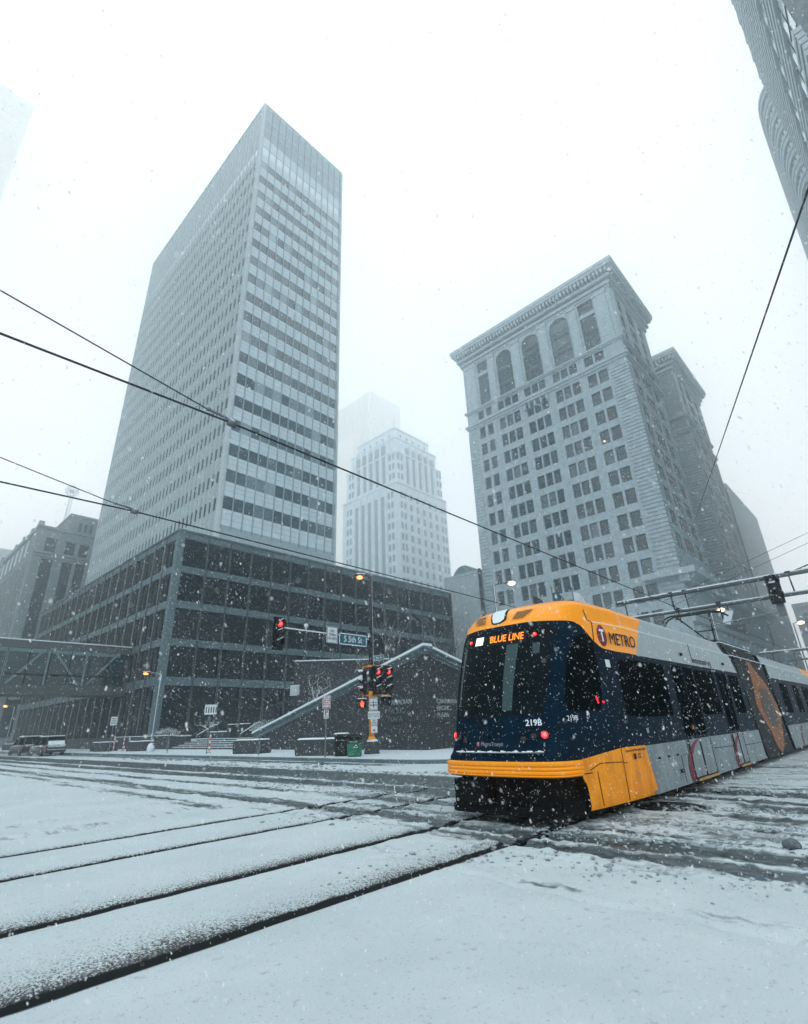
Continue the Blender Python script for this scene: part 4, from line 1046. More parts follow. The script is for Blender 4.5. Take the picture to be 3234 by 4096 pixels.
# orange side panel at the cab, and its seams
def lowtop(x): return float(np.interp(x,[7.8,7.9,8.5,9.06,9.3,20],[.84,.85,.90,.94,.945,.94]))
def lowend(z): return 10.0+(.93-z)*.24
def arch(z): return float(np.interp(z,[.16,.3,.45,.55,.60,.66,.83],[7.97,7.955,7.95,7.90,7.85,7.82,7.84]))
op=MB(); zr=[.17,.24,.32,.42,.52,.6,.66,.72,.80,.86,.9,.94]
nu=60
for j in range(len(zr)):
    f=j/(len(zr)-1)
    for i in range(nu+1):
        x=7.84+(lowend(.5)-7.84)*i/nu; zt=lowtop(x); z=.17+(zt-.17)*f
        xa=arch(z); xe=lowend(z); xx=xa+(xe-xa)*i/nu; z=.17+(lowtop(xx)-.17)*f
        op.v.append(tuple(surf(u_of_x(xx,z),z,.02 if z>.22 else .0)))
for j in range(len(zr)-1):
    for i in range(nu): op.f.append((j*(nu+1)+i,j*(nu+1)+i+1,(j+1)*(nu+1)+i+1,(j+1)*(nu+1)+i)); op.m.append(0)
part(TR,'cab_side_panel',op,M['t_orange_d'],True)
ls=MB()
for j,(z,) in enumerate([(.17,),(.3,),(.45,),(.6,),(.7,),(.8,),(.935,)]):
    for i in range(41):
        xe=lowend(z); x=xe+(float(np.interp(z,[.17,.95],[19.05,18.93]))-xe)*i/40; ls.v.append(tuple(surf(ux(x),z,.02)))
for j in range(6):
    for i in range(40): ls.f.append((j*41+i,j*41+i+1,(j+1)*41+i+1,(j+1)*41+i)); ls.m.append(0)
part(TR,'lower_side_panel',ls,M['t_greyd'],True)
# far side skirt
fs_=MB()
for z in (.17,.62):
    for i in range(41): fs_.v.append(tuple(surf(1.6+.42*i if i<2 else 2+(19-XB)*i/40,z,.0)))
for i in range(40): fs_.f.append((i,i+1,41+i+1,41+i)); fs_.m.append(0)
part(TR,'far_skirt',fs_,M['t_greyd'],True)
YS=YC-1.325
sm=MB()
def seam(x0,z0,x1,z1,w_=.012,d=.024):
    a=surf(u_of_x(x0,z0),z0,d); b_=surf(u_of_x(x1,z1),z1,d); sm.tube([a,b_],w_/2,4)
for (x0,z0,x1,z1) in ((8.28,.2,8.24,.66),(9.07,.2,9.07,.94),(9.07,.72,12.2,.68),(7.86,.655,8.1,.655),(11.7,.2,11.7,.68),(13.9,.2,13.9,.92),(14.0,.69,15.75,.66),(16.95,.2,16.95,.92),(17.,.62,18.9,.60),(12.2,.17,12.2,.92),(15.75,.17,15.75,.92),(14.02,2.56,14.02,2.98),(8.05,.69,8.35,.765),(8.35,.765,9.07,.74)): seam(x0,z0,x1,z1)
sm.tube([surf(-1.70,2.66,.010),surf(-1.69,2.98,.010),surf(-1.64,3.03,.010),surf(-1.60,3.2,.010),surf(-1.52,3.42,.010)],.010,4)
part(TR,'panel_seam',sm,M['t_line'])
ht=MB()
for x,z in ((9.75,.42),(11.55,.42),(13.25,2.70),(16.85,2.68)): p=surf(ux(x),z,.03); ht.box(x-.05,x+.05,p.y-.02,p.y+.01,z-.03,z+.03)
for x in (9.25,10.0,10.5,11.0,11.5): p=surf(ux(x),.70,.03); ht.box(x-.04,x+.04,p.y-.012,p.y+.01,.69-.0,.72)
part(TR,'panel_latch',ht,M['t_line'])
# maroon swooshes by the doors
def swoosh(x0):
    mb=MB(); K=14
    c=[(0.,.19),(-.05,.40),(0.0,.56),(.13,.70),(.36,.82),(.72,.90),(1.02,.935)]; w0=[.27,.27,.27,.28,.26,.20,.0]
    for i in range(K+1):
        t_=i/K*6; k_=min(int(t_),5); f=t_-k_; x=x0+c[k_][0]*(1-f)+c[k_+1][0]*f; z=c[k_][1]*(1-f)+c[k_+1][1]*f; wd_=w0[k_]*(1-f)+w0[k_+1]*f
        mb.v+= [tuple(surf(ux(x),z,.036)),tuple(surf(ux(x+wd_),z-.0,.036))]
    for i in range(K): mb.f.append((2*i,2*i+1,2*i+3,2*i+2)); mb.m.append(0)
    return mb
for x in (12.05,15.7): part(TR,'maroon_stripe',swoosh(x),M['t_maroon'])
# side windows and doors
def side(name,uvs,m_,off=.010,P=TR): return part(P,name,rows(MB(),uvs,6,off),m_,True)
cwz=[(1.52,-1.28,-1.67),(1.56,-1.235,-1.70),(1.7,-1.225,-1.72),(1.95,-1.24,-1.727),(2.24,-1.267,-1.715),(2.45,-1.31,-1.70),(2.6,-1.385,-1.69),(2.70,-1.47,-1.67),(2.765,-1.555,-1.62)]
side('cab_window',cwz,M['t_glass'])
side('side_window',rrect(u_of_x(9.55,1.9),ux(11.85),1.40,2.40,.10),M['t_glass'])
side('side_window',rrect(ux(13.95),ux(15.6),1.40,2.40,.10),M['t_glass'])
side('side_window',rrect(ux(17.15),ux(18.2),1.40,2.40,.10),M['t_glass'])
for x0,x1 in ((12.3,13.85),(15.85,16.9)):
    d=part(TR,'door',rows(MB(),[(.24,ux(x0),ux(x1)),(.93,ux(x0),ux(x1))],2,.028),M['t_greyd'])
    for a,b_ in ((x0+.06,(x0+x1)/2-.05),((x0+x1)/2+.05,x1-.06)): part(d,'door_window',rows(MB(),rrect(ux(a),ux(b_),1.0,2.42,.08),3,.014),M['t_glass'])
    part(d,'door_edge',MB().box((x0+x1)/2-.022,(x0+x1)/2+.022,YS-.045,YS-.03,.24,.93).box(x0-.02,x0+.01,YS-.045,YS-.03,.24,.93).box(x0,x1,YS-.045,YS-.03,.17,.235),M['t_line'])
    part(d,'step',MB().box(x0+.05,x1-.05,YS-.08,YS-.03,.175,.215),M['yellowstep'])
part(TR,'red_indicator',MB().tube([surf(-1.655,1.74,.018),surf(-1.675,1.63,.018)],.014,5),M['red_lit']); lampat(-1.726,1.65,.022,M['red_lit'],'red_marker')
part(TR,'notice',rows(MB(),[(2.22,-1.80,-1.838),(2.35,-1.793,-1.832)],2,.010),M['white_sign'])
part(TR,'door_button',rows(MB(),[(1.12,ux(12.82),ux(12.95)),(1.22,ux(12.82),ux(12.95))],1,.014),M['orange'])
part(TR,'side_badge',rows(MB(),[(1.13,ux(10.2),ux(10.3)),(1.21,ux(10.2),ux(10.3))],1,.012),M['letter_s'])
# METRO, the round badge, the web address, the small print
pb,Xb,Nb=onfront(-1.796,2.77,.006); Yb=Nb.cross(Xb)
ov=MB().prism([pb+Xb*(.155*math.cos(2*math.pi*i/28))+Yb*(.19*math.sin(2*math.pi*i/28)) for i in range(28)],Nb*.006)
bg_=part(TR,'round_badge',ov,M['t_maroon']); part(bg_,'badge_letter',text_mb('T',.30,pb+Nb*.009-Yb*.01,Xb,Nb,.002,squeeze=.85,bold=.025),M['letter_w'])
pa=surf(u_of_x(9.41,2.74),2.74); pz=surf(u_of_x(10.48,2.68),2.68); Xm=pz-pa; Xm.z=0; Xm.normalize(); Nm=Vector((Xm.y,-Xm.x,0)); pm_=(pa+pz)/2+Nm*.036; pm_.z=2.725
part(TR,'operator_lettering',text_mb('METRO',.31,pm_,Xm,Nm,.002,fitw=1.06,bold=.0),M['t_navy'])
part(TR,'web_address',text_mb('metrotransit.org',.21,(14.83,YS-.012,2.62),UX,NY,.002,fitw=1.55),M['ink'])
part(TR,'small_print',text_mb('A service of the Metropolitan Council',.06,(9.55,3.755-.03,.89),(1,-.04,0),(-.04,-1,0),.001,fitw=.78),M['ink'])
part(TR,'access_symbol',MB().box(9.45,9.53,3.722,3.726,.755,.84),M['t_navy'])
part(TR,'small_print',text_mb('STAND\nCLEAR',.045,(9.66,3.722,.795),UX,NY,.001),M['ink'])
# details on the cap
def slab(rw,off,m_,name,P=TR): return part(P,name,rows(MB(),rw,8,off),m_,True)
v_=slab([(3.055,.41,.72),(3.16,.49,.86),(3.30,.62,1.06)],.010,M['t_orange_d'],'vent_frame'); slab([(3.08,.455,.69),(3.16,.52,.80),(3.27,.63,.97)],.014,M['t_vent'],'vent_grille',v_)
v_=slab([(3.06,-.45,-.15),(3.15,-.53,-.16),(3.26,-.61,-.17)],.010,M['t_orange_d'],'vent_frame'); slab([(3.08,-.42,-.185),(3.15,-.49,-.19),(3.235,-.555,-.20)],.014,M['t_vent'],'vent_grille',v_)
h_=slab([(3.035,.10,.20),(3.045,.06,.24),(3.06,.01,.28),(3.10,-.04,.32),(3.2,.01,.41),(3.36,.12,.56),(3.44,.19,.64)],.010,M['t_line'],'roof_hatch')
slab([(3.055,.11,.20),(3.07,.06,.25),(3.11,.01,.285),(3.2,.06,.37),(3.36,.17,.51),(3.44,.24,.59)],.022,M['snowcap'],'hatch_snow',h_)
# underframe, coupler, wheels
uf=MB().box(8.1,18.5,YC-1.02,YC+1.05,.28,.62).box(7.62,8.1,YC-.9,YC+.9,.16,.60).box(8.05,9.8,YC-1.06,YC+1.1,.12,.5)
uf.prism([(7.6,YC-.8,.12),(7.95,YC-1.08,.12),(7.95,YC-1.08,.30),(7.6,YC-.8,.30)],(0,.02,0)) 
uf.box(7.42,7.64,YC-.85,YC+.95,.10,.22)
part(TR,'underframe',uf,M['t_black'])
part(TR,'coupler',MB().box(7.38,7.75,YC+.25,YC+.65,.28,.55).box(7.30,7.38,YC+.22,YC+.70,.24,.58),M['t_black'])
part(TR,'coupler_cable',MB().tube([(7.4,YC+.1,.5),(7.34,YC-.2,.40),(7.45,YC-.5,.52)],.03,6),M['t_black'])
for y in (YC+.80,YC-.05):
    c_=part(TR,'coupling_plate',MB().box(7.38,7.5,y-.05,y+.08,.18,.58),M['t_black'])
    for z in (.26,.42): part(c_,'coupling_pin',MB().box(7.335,7.358,y-.015,y+.02,z,z+.04),M['t_grey'])
for x in (9.6,11.5,19.7,21.4):
    part(TR,'wheel',MB().lathe((x,YC-.80,.27),[(.05,.06),(.30,.06),(.33,.02),(.33,-.05)],22,0,(0,-1,0)),M['t_black'],True); part(TR,'wheel',MB().lathe((x,YC+.80,.27),[(.05,.06),(.30,.06),(.33,.02),(.33,-.05)],22,0,(0,1,0)),M['t_black'],True)
# gangway, centre section, second car
gw_=MB(); 
def prof(d=0.): return [(YC-1.325+d,.14),(YC-1.325+d,2.99),(YC-1.22+d,3.02),(YC-1.16+d,3.31),(YC-.9,3.42),(YC+.9,3.42),(YC+1.16-d,3.31),(YC+1.22-d,3.02),(YC+1.325-d,2.99),(YC+1.325-d,.14)]
def slantbox(mb,xb0,xt0,xb1,xt1,d=0.,mi=0):
    P=prof(d); n=len(mb.v); k=len(P)
    for xb,xt in ((xb0,xt0),(xb1,xt1)):
        for y,z in P: mb.v.append((xb+(xt-xb)*(z-.14)/(3.42-.14),y,z))
    for i in range(k-1): mb.f.append((n+i,n+k+i,n+k+i+1,n+i+1)); mb.m.append(mi)
    mb.f.append(tuple(n+i for i in range(k))); mb.f.append(tuple(n+k+i for i in range(k-1,-1,-1))); mb.m+=[mi,mi]
slantbox(gw_,19.05,17.6,19.6,18.3,.10); slantbox(gw_,23.6,22.0,24.2,22.6,.10); part(TR,'gangway_bellows',gw_,M['t_dark'])
cs=MB(); slantbox(cs,19.45,18.2,23.7,22.1,.0); part(TR,'centre_section',cs,M['t_dark'],label='dark centre section with a long orange diamond')
dm=MB(); DM=[(19.98,3.0),(20.55,2.83),(22.05,2.29),(23.0,1.62),(23.05,1.3),(22.62,.78),(22.29,.38),(21.55,.16),(20.98,.44),(20.78,.8),(19.85,1.45),(19.72,1.66),(20.0,2.1)]
dm.prism([(x,YS-.004,z) for x,z in DM],(0,-.008,0)); d_=part(TR,'orange_diamond',dm,M['t_orange_g'])
part(d_,'diamond_window',MB().prism([(20.75,YS-.014,2.15),(21.8,YS-.014,2.12),(22.45,YS-.014,1.55),(22.15,YS-.014,.92),(21.3,YS-.014,.92),(20.4,YS-.014,1.45)],(0,-.004,0)),M['t_filmwin'])
s2=MB(); slantbox(s2,24.1,22.5,36.5,36.,0.); part(TR,'rear_body',s2,M['t_navy'])
def lean(x,z): return x-.47*(z-.14)*(1 if x<25 else 0)
mb=MB().prism([(lean(24.15,.17),YS-.005,.17),(36.4,YS-.005,.17),(36.4,YS-.005,.93),(lean(24.15,.93),YS-.005,.93)],(0,-.01,0)); part(TR,'rear_lower_panel',mb,M['t_greyd'])
mb=MB().prism([(23.1,YS-.005,2.545),(33.2,YS-.005,2.545),(32.6,YS-.005,2.985),(22.9,YS-.005,2.985)],(0,-.01,0)).prism([(22.85,YS+.088,3.02),(32.5,YS+.088,3.02),(31.8,YS+.15,3.30),(22.7,YS+.15,3.30)],(0,-.012,.004)); part(TR,'rear_upper_panel',mb,M['t_grey'])
mb=MB().prism([(33.2,YS-.005,2.545),(35.4,YS-.005,2.545),(35.4,YS-.005,2.985),(32.6,YS-.005,2.985)],(0,-.01,0)).prism([(32.5,YS+.088,3.02),(36,YS+.088,3.02),(36,YS+.15,3.30),(31.8,YS+.15,3.30)],(0,-.012,.004)); part(TR,'rear_orange_cap',mb,M['t_orange'])
part(TR,'rear_ledge_snow',MB().box(18.,34.,YS-.01,YS+.05,2.99,3.01).box(18.3,22.3,YC-1.1,YC+1.1,3.425,3.45),M['snowcap'])
for x0,x1 in ((24.6,26.),(27.4,28.7),(29.8,31.5)): part(TR,'side_window',MB().box(x0,x1,YS-.012,YS-.003,1.35,2.4),M['t_glass'])
for x in (25.9,29.3): part(TR,'maroon_stripe',MB().prism([(x,YS-.016,.18),(x+.25,YS-.016,.18),(x+.45,YS-.016,.65),(x+1.1,YS-.016,.92),(x+.4,YS-.016,.8),(x+.05,YS-.016,.5)],(0,-.004,0)),M['t_maroon'])
rb2=MB().box(18.6,22.2,YC-.95,YC+.95,3.40,3.55); part(TR,'roof_equipment',rb2,M['t_dark'])
# pantograph
pg=MB(); K_=(21.95,4.92,3.78)
pg.box(21.3,23.2,YC-.5,YC+.5,3.40,3.50)
for s in (-1,1):
    pg.tube([(22.9,YC+.3*s,3.5),(22.1,YC+.12*s,3.62),(K_[0],K_[1]+.06*s,K_[2])],.045,6)
    pg.tube([(K_[0],K_[1]+.05*s,K_[2]),(20.35,5.02+.52*s,4.66)],.028,6)
for dx in (-.17,.17): pg.tube([(20.3+dx,6.0,4.52),(20.3+dx,5.9,4.64),(20.3+dx,5.7,4.71),(20.3+dx,4.4,4.71),(20.3+dx,4.12,4.64),(20.3+dx,3.95,4.50)],.03,6)
pg.tube([(20.12,5.55,4.66),(20.5,5.55,4.66)],.03,6).tube([(20.12,4.5,4.66),(20.5,4.5,4.66)],.03,6).tube([(21.2,4.6,4.2),(21.2,5.3,4.2)],.02,6)
pg.box(21.7,22.1,4.78,5.06,3.62,3.86)
part(TR,'pantograph',pg,M['metal_dark'])
# ================= plaza: deck, stair, sloped granite wall
struct('plaza_deck',MB().prism([(23.3,20.3,.1),(84,20.3,.1),(84,57.9,.1),(24.6,57.9,.1),(24.6,37.6,.1),(23.3,37.6,.1)],(0,0,.8)),M['snow'])
T=thing('plaza_stair','low flight of wide granite steps edged with snow, left of the sloped wall','stair',(23.5,44,.12))
for i in range(5):
    part(T,'step',MB().box(22.75+.34*i,24.7,37.6+.1*i,51.6-.55*i,.10+.155*i,.145+.155*(i+1)-.02),M['granite_wall'])
    part(T,'step_snow',MB().box(22.77+.34*i,24.68,37.62+.1*i,51.58-.55*i,.126+.155*(i+1),.126+.155*(i+1)+.035),M['snowcap'])
for yy,lb in ((39.6,'steel handrail on the right half of the plaza stair'),(46.9,'steel handrail on the left half of the plaza stair')):
    hb=MB().tube([(22.8,yy,.3),(22.8,yy,1.25),(24.4,yy+.1,2.05),(24.75,yy+.1,2.05),(24.75,yy+.1,.9)],.035,7)
    t_=thing('handrail',lb,'handrail',(23.6,yy,.3),'handrails on the plaza stair'); part(t_,'rail',hb,M['metal_grey']); part(t_,'rail_snow',MB().tube([(22.85,yy,1.30),(24.4,yy+.1,2.10),(24.7,yy+.1,2.09)],.028,6),M['snowcap'])
WX,WY=22.8,20.0
T=thing('sloped_granite_wall','dark granite wall with a steep snow-topped sloping coping rising to a peak','plaza wall',(22.9,28,.1))
wl=MB(); wl.prism([(WX,37.4,0),(WX,20.0,0),(WX,20.0,5.25),(WX,25.5,3.9),(WX,37.4,.85)],(.5,0,0)); wl.prism([(WX+.5,WY,0),(31.,WY,0),(31.,WY,3.15),(WX+.5,WY,5.12)],(0,.5,0))
part(T,'wall',wl,M['granite_wall'])
jt=MB()
for y in (22.2,24.8,27.4,30.): jt.box(WX-.004,WX+.1,y-.012,y+.012,.1,5.25-(y-20)*.2454-.1)
for x in (24.2,25.6,27.): jt.box(x-.012,x+.012,WY-.004,WY+.1,.1,4.5-(x-24)*.26)
for z in (1.5,2.95): jt.box(WX-.003,WX+.1,20,37.4-(z-.9)*4.,z-.01,z+.01); jt.box(WX,29,WY-.003,WY+.1,z-.01,z+.01)
part(T,'joint',jt,M['signal_black'])
cpn=MB(); cp2=MB(); sn=MB()
pk=(20.0,5.61); e1=(37.4,1.24); zz=lambda y:5.61-(y-20)*(5.61-1.24)/17.4
for d0,d1,dx,mb in ((0.,-.10,-.30,cpn),(-.10,-.30,-.16,cpn),(-.32,-.42,-.05,cp2)):
    mb.prism([(WX+dx,20+dx*.0-abs(dx),zz(20)+d0),(WX+dx,37.4,zz(37.4)+d0),(WX+dx,37.4,zz(37.4)+d1),(WX+dx,20-abs(dx),zz(20)+d1)],(.6-dx,0,0))
    mb.prism([(WX+.6,WY-abs(dx),5.45+d0),(31.,WY-abs(dx),3.47+d0),(31.,WY-abs(dx),3.47+d1),(WX+.6,WY-abs(dx),5.45+d1)],(0,.6+abs(dx),0)) if False else None
z2=lambda x:5.61-(x-22.8)*.243
for d0,d1,dx,mb in ((0.,-.10,-.30,cpn),(-.10,-.30,-.16,cpn),(-.32,-.42,-.05,cp2)):
    mb.prism([(WX+.6,WY+dx,z2(WX+.6)+d0),(31.,WY+dx,z2(31)+d0),(31.,WY+dx,z2(31)+d1),(WX+.6,WY+dx,z2(WX+.6)+d1)],(0,.6-dx,0))
    mb.prism([(WX+dx,WY+dx,z2(WX)+d0),(WX+.6,WY+dx,z2(WX+.6)+d0),(WX+.6,WY+dx,z2(WX+.6)+d1),(WX+dx,WY+dx,z2(WX)+d1)],(0,-dx-abs(dx)+.02 if False else .02,0)) if False else None
part(T,'coping',cpn,M['granite_band']); part(T,'handrail_strip',cp2,M['metal_grey'])
sn.prism([(WX-.32,19.72,zz(20)+.005),(WX-.32,37.4,zz(37.4)+.005),(WX-.30,37.4,zz(37.4)+.13),(WX-.30,19.75,zz(20)+.15)],(.8,0,0)); sn.prism([(WX+.49,WY-.32,z2(23.3)+.005),(31,WY-.32,z2(31)+.005),(31,WY-.30,z2(31)+.14),(WX+.49,WY-.30,z2(23.3)+.14)],(0,.8,0))
sn.prism([(WX-.07,20,zz(20)-.318),(WX-.07,37.4,zz(37.4)-.318),(WX-.07,37.4,zz(37.4)-.29),(WX-.07,20,zz(20)-.29)],(.06,0,0))
part(T,'coping_snow',sn,M['snowcap'])
for i,(s_,z) in enumerate((('CANADIAN',2.66),('PACIFIC',2.18),('PLAZA',1.75))):
    part(T,'wall_lettering',text_mb(s_,.40,(WX-.03,22.95,z),(0,-1,0),NX,.03,align='LEFT',squeeze=.92),M['letter_s'] if i==0 else M['granite_band'])  # lower lines get a darker material to imitate shade on them
    part(T,'wall_lettering',text_mb(s_,.36,(23.7,WY-.03,2.62-.37*i),UX,NY,.03,align='LEFT',squeeze=.95),M['letter_s'])
T=thing('diagonal_granite_wall','tall dark granite wall set diagonally behind the sloped wall, flat snow-lined top','plaza wall',(32,36,.9))
A,B=Vector((27.9,40.,.9)),Vector((36.5,32.6,.9)); ab=(B-A); n_=Vector((-ab.y,ab.x,0)).normalized(); n_=n_ if n_.x>0 else -n_
part(T,'wall',MB().obox(A,ab,n_*.6,(0,0,6.2)),M['granite_wall'])
part(T,'top_snow',MB().obox(A+Vector((0,0,6.21))-n_*.05,ab,n_*.7,(0,0,.09)),M['snowcap'])
for i,s_ in enumerate(('CANADIAN','PACIFIC','PLAZA')): part(T,'wall_lettering',text_mb(s_,.55,A+ab.normalized()*1.3+Vector((0,0,3.5-.62*i))-n_*.03,ab,-n_,.03,align='LEFT',squeeze=.9),M['letter_s'])
# planter walls left of the stair, under the shrubs
T=thing('planter_wall','long low dark granite planter wall with a snow line, left of the stair','planter wall',(23.,55,.1))
part(T,'wall',MB().box(22.6,23.1,51.7,118,.0,1.30).box(23.1,24.6,51.7,57.9,.0,1.22),M['granite_wall'])
part(T,'wall_snow',MB().box(22.55,23.15,51.7,66,1.305,1.37).box(23.15,24.6,51.7,57.9,1.225,1.3),M['snowcap'])
T=thing('plaza_ledge','low granite ledge with snow on it behind the plaza bins','ledge',(27,47,.9))
part(T,'wall',MB().box(26.6,27.2,39,52,.9,1.45),M['granite_wall']); part(T,'ledge_snow',MB().box(26.55,27.25,39,52,1.455,1.55),M['snowcap'])
# little notice box on the podium behind
T=thing('wall_box','pale square box fixed on a dark post at the top of the stair','utility box',(24.6,35.2,.9))
part(T,'cabinet',MB().box(24.45,24.6,34.5,35.5,3.85,4.55),M['concrete']); part(T,'box_snow',MB().box(24.43,24.62,34.48,35.52,4.553,4.60),M['snowcap']); part(T,'post',MB().tube([(24.68,35,.9),(24.68,35,4.5)],.05),M['metal_dark'])
# shrubs and the small bare tree behind the stair
def shrub(c,rx,ry,h,n,label,seed,name='snowy_shrub'):
    r_=np.random.RandomState(seed); st=MB(); sn_=MB()
    for i in range(n):
        a=r_.rand()*6.28; q=r_.rand()**.5; x=c[0]+rx*q*math.cos(a); y=c[1]+ry*q*math.sin(a); hh=h*(1-.5*q*q)*(.6+.5*r_.rand())
        p0=Vector((x,y,c[2])); p1=p0+Vector((r_.randn()*.12,r_.randn()*.12,hh*.6)); p2=p1+Vector((r_.randn()*.18,r_.randn()*.18,hh*.45))
        st.tube([p0,p1,p2],[.018,.012,.006],4,cap=False)
        for k_ in range(3):
            p=p1+(p2-p1)*r_.rand()+Vector((r_.randn()*.07,r_.randn()*.07,r_.randn()*.04)); s_=.03+.045*r_.rand(); sn_.obox(p,(s_,s_*.4*r_.randn(),0),(0,s_,s_*.3),(0,.2*s_,s_*.5))
    t_=thing(name,label,'shrub',c,'snow-covered shrubs on the plaza'); part(t_,'twigs',st,M['bark']); part(t_,'snow_clumps',sn_,M['shrub'])
shrub((23.8,55.4,1.25),.7,2.4,.75,170,'wide snowy shrub on the planter wall behind the lamp base',1)
shrub((27.5,43.5,1.45),.5,2.4,.9,150,'snowy shrub row behind the two plaza bins',2)
shrub((24.,38.4,1.2),.4,1.,.9,90,'small snowy shrub at the foot of the sloped coping',3)
# trees
def tree(name,label,base,H_,seed,spread=.55,lean=(0,0),r0=.11,levels=5,first=.32,group='bare winter trees round the plaza wall'):
    r_=random.Random(seed); tk=MB(); br_=MB(); tw=MB()
    def grow_(p,d,l,r,lv):
        n_=5; pts=[p]; rr=[r]; q=p; dd=d.copy()
        for i in range(n_):
            dd=(dd+Vector((r_.gauss(0,.16),r_.gauss(0,.16),r_.gauss(0.03,.10)))).normalized(); q=q+dd*l/n_; pts.append(q); rr.append(max(.006,r*(1-.45*(i+1)/n_)))
        (tk if lv==0 else br_ if lv<3 else tw).tube(pts,rr,6 if lv<2 else 4,cap=False)
        if lv<levels-1:
            for k_ in range(3 if lv<2 else 2+(r_.random()<.5)):
                i=r_.randint(2,n_) if k_ else n_; ax=Vector((r_.gauss(0,1),r_.gauss(0,1),r_.gauss(.15,.5))).normalized()
                nd=(dd*(1-spread)+ax*spread*(.7+.6*r_.random())+Vector((0,0,.12))).normalized()
                grow_(pts[i],nd,l*(.62+.22*r_.random()),rr[i]*.78,lv+1)
    grow_(Vector(base),Vector((lean[0],lean[1],1)).normalized(),H_*first,r0,0)
    t_=thing(name,label,'tree',base,group); part(t_,'trunk',tk,M['bark']); part(t_,'limbs',br_,M['bark']); part(t_,'twigs',tw,M['bark'])
tree('bare_tree','small low bare tree, snow-lined branches, behind the stair',(27.4,54.,1.2),5.6,3,.72,r0=.09,first=.22)
tree('bare_tree','bare tree with crooked forked branches over the left wall lettering',(26.6,34.4,.9),8.6,8,.6,r0=.10,first=.30)
tree('bare_tree','bare tree between the sign post and the signal pole, behind the coping',(27.6,30.6,.9),8.0,21,.6,r0=.09,first=.32)
tree('bare_tree','tall thin bare tree rising just right of the signal pole',(28.8,28.2,.9),10.5,15,.4,(-.02,.03),r0=.09,first=.42)
tree('bare_tree','tall bare tree with fine twigs right beside the tram roof',(33.,25.2,.9),11.5,33,.42,r0=.10,first=.34)
tree('bare_tree','bare tree at the wall corner against the podium, nearest the tram',(34.5,27.5,.9),10.,41,.42,r0=.10,first=.36)
# planters, bins
def planter(cx,cy,l,w_,h,ang,label):
    t_=thing('concrete_planter',label,'planter',(cx,cy,.145),'concrete planters along the pavement'); mb=MB(); ca,sa=math.cos(ang),math.sin(ang)
    prof=[(.0,-.16),(.08,-.05),(.5,0),(.92,.02),(1.,.0)]
    n_=len(mb.v); K_=[]
    for f,e in prof:
        for sx,sy in ((-1,-1),(-1+.0,1),(1,1),(1,-1)):
            x=sx*(w_/2+e*w_*.4); y=sy*(l/2+e*l*.12); K_.append((cx+x*ca-y*sa,cy+x*sa+y*ca,.13+h*f))
    mb.v=K_; 
    for j in range(len(prof)-1):
        for i in range(4): mb.f.append((4*j+i,4*j+(i+1)%4,4*j+4+(i+1)%4,4*j+4+i)); mb.m.append(0)
    mb.f.append((3,2,1,0)); mb.m.append(0); e=4*(len(prof)-1); mb.f.append((e,e+1,e+2,e+3)); mb.m.append(0)
    part(t_,'tub',mb,M['concrete_dark'])
    sn_=MB(); G_=9; 
    for i in range(G_):
        for j in range(G_*2):
            x=-w_/2+w_*i/(G_-1)*1.0; y=-l/2+l*j/(2*G_-1); ed=min(i,G_-1-i,j,2*G_-1-j); z=.13+h-.02+(.05+.05*vnoise(np.array([x*2.+cx]),np.array([y*2.+cy]))[0] if ed else 0)
            sn_.v.append((cx+x*ca-y*sa,cy+x*sa+y*ca,z))
    for i in range(G_-1):
        for j in range(2*G_-1): a=i*2*G_+j; sn_.f.append((a,a+2*G_,a+2*G_+1,a+1)); sn_.m.append(0)
    part(t_,'snow_top',sn_,M['snowcap'],True); return t_
planter(18.15,23.2,2.7,1.15,.78,.30,'dark concrete planter with snow on top beside the black bin')
planter(18.75,31.0,2.1,1.15,.78,.32,'dark concrete planter before the stair and the sloped wall foot')
planter(20.0,51.6,2.2,1.3,.80,.25,'concrete planter with snow-plastered side beside the lamp base')
planter(18.95,57.6,2.4,1.3,.80,.25,'concrete planter left of the three red striped posts')
planter(19.6,95,5.,1.5,.8,.2,'far concrete planter beyond the parked cars at left')
def bin_(c,r,h,body,label,name,grp=None):
    t_=thing(name,label,'bin',c,grp); 
    part(t_,'body',MB().lathe(c,[(r*.9,0),(r*.93,.03),(r,.06),(r,h*.70),(r*.98,h*.72)],24),M[body],True)
    sl_=MB()
    for k_ in range(26):
        a=2*math.pi*k_/26; sl_.tube([(c[0]+r*.97*math.cos(a),c[1]+r*.97*math.sin(a),c[2]+h*.70),(c[0]+r*1.02*math.cos(a),c[1]+r*1.02*math.sin(a),c[2]+h*.9),(c[0]+r*1.12*math.cos(a),c[1]+r*1.12*math.sin(a),c[2]+h*.97)],.012,4)
    part(t_,'flared_slats',sl_,M['signal_black'])
    part(t_,'inner_liner',MB().lathe((c[0],c[1],c[2]+h*.7),[(r*.85,0),(r*.85,h*.2)],18),M['signal_black'])
    part(t_,'rim',MB().lathe((c[0],c[1],c[2]+h*.95),[(r*1.08,0),(r*1.15,.02),(r*1.15,.05),(r*1.0,.06)],24),M['metal_dark'],True)
    return t_
t_=bin_((17.75,21.2,.145),.34,.98,'signal_black','black slatted litter bin with snow on its rim, left of the green one','litter_bin')
part(t_,'body_slat',(lambda m_:[m_.tube([(17.75+.345*math.cos(2*math.pi*k_/24),21.2+.345*math.sin(2*math.pi*k_/24),.2),(17.75+.345*math.cos(2*math.pi*k_/24),21.2+.345*math.sin(2*math.pi*k_/24),.83)],.014,4) for k_ in range(24)] and m_)(MB()),M['metal_dark'])
part(t_,'rim_snow',MB().lathe((17.75,21.2,1.135),[(.40,0),(.40,.02),(.33,.05),(.1,.06)],20),M['snowcap'],True)
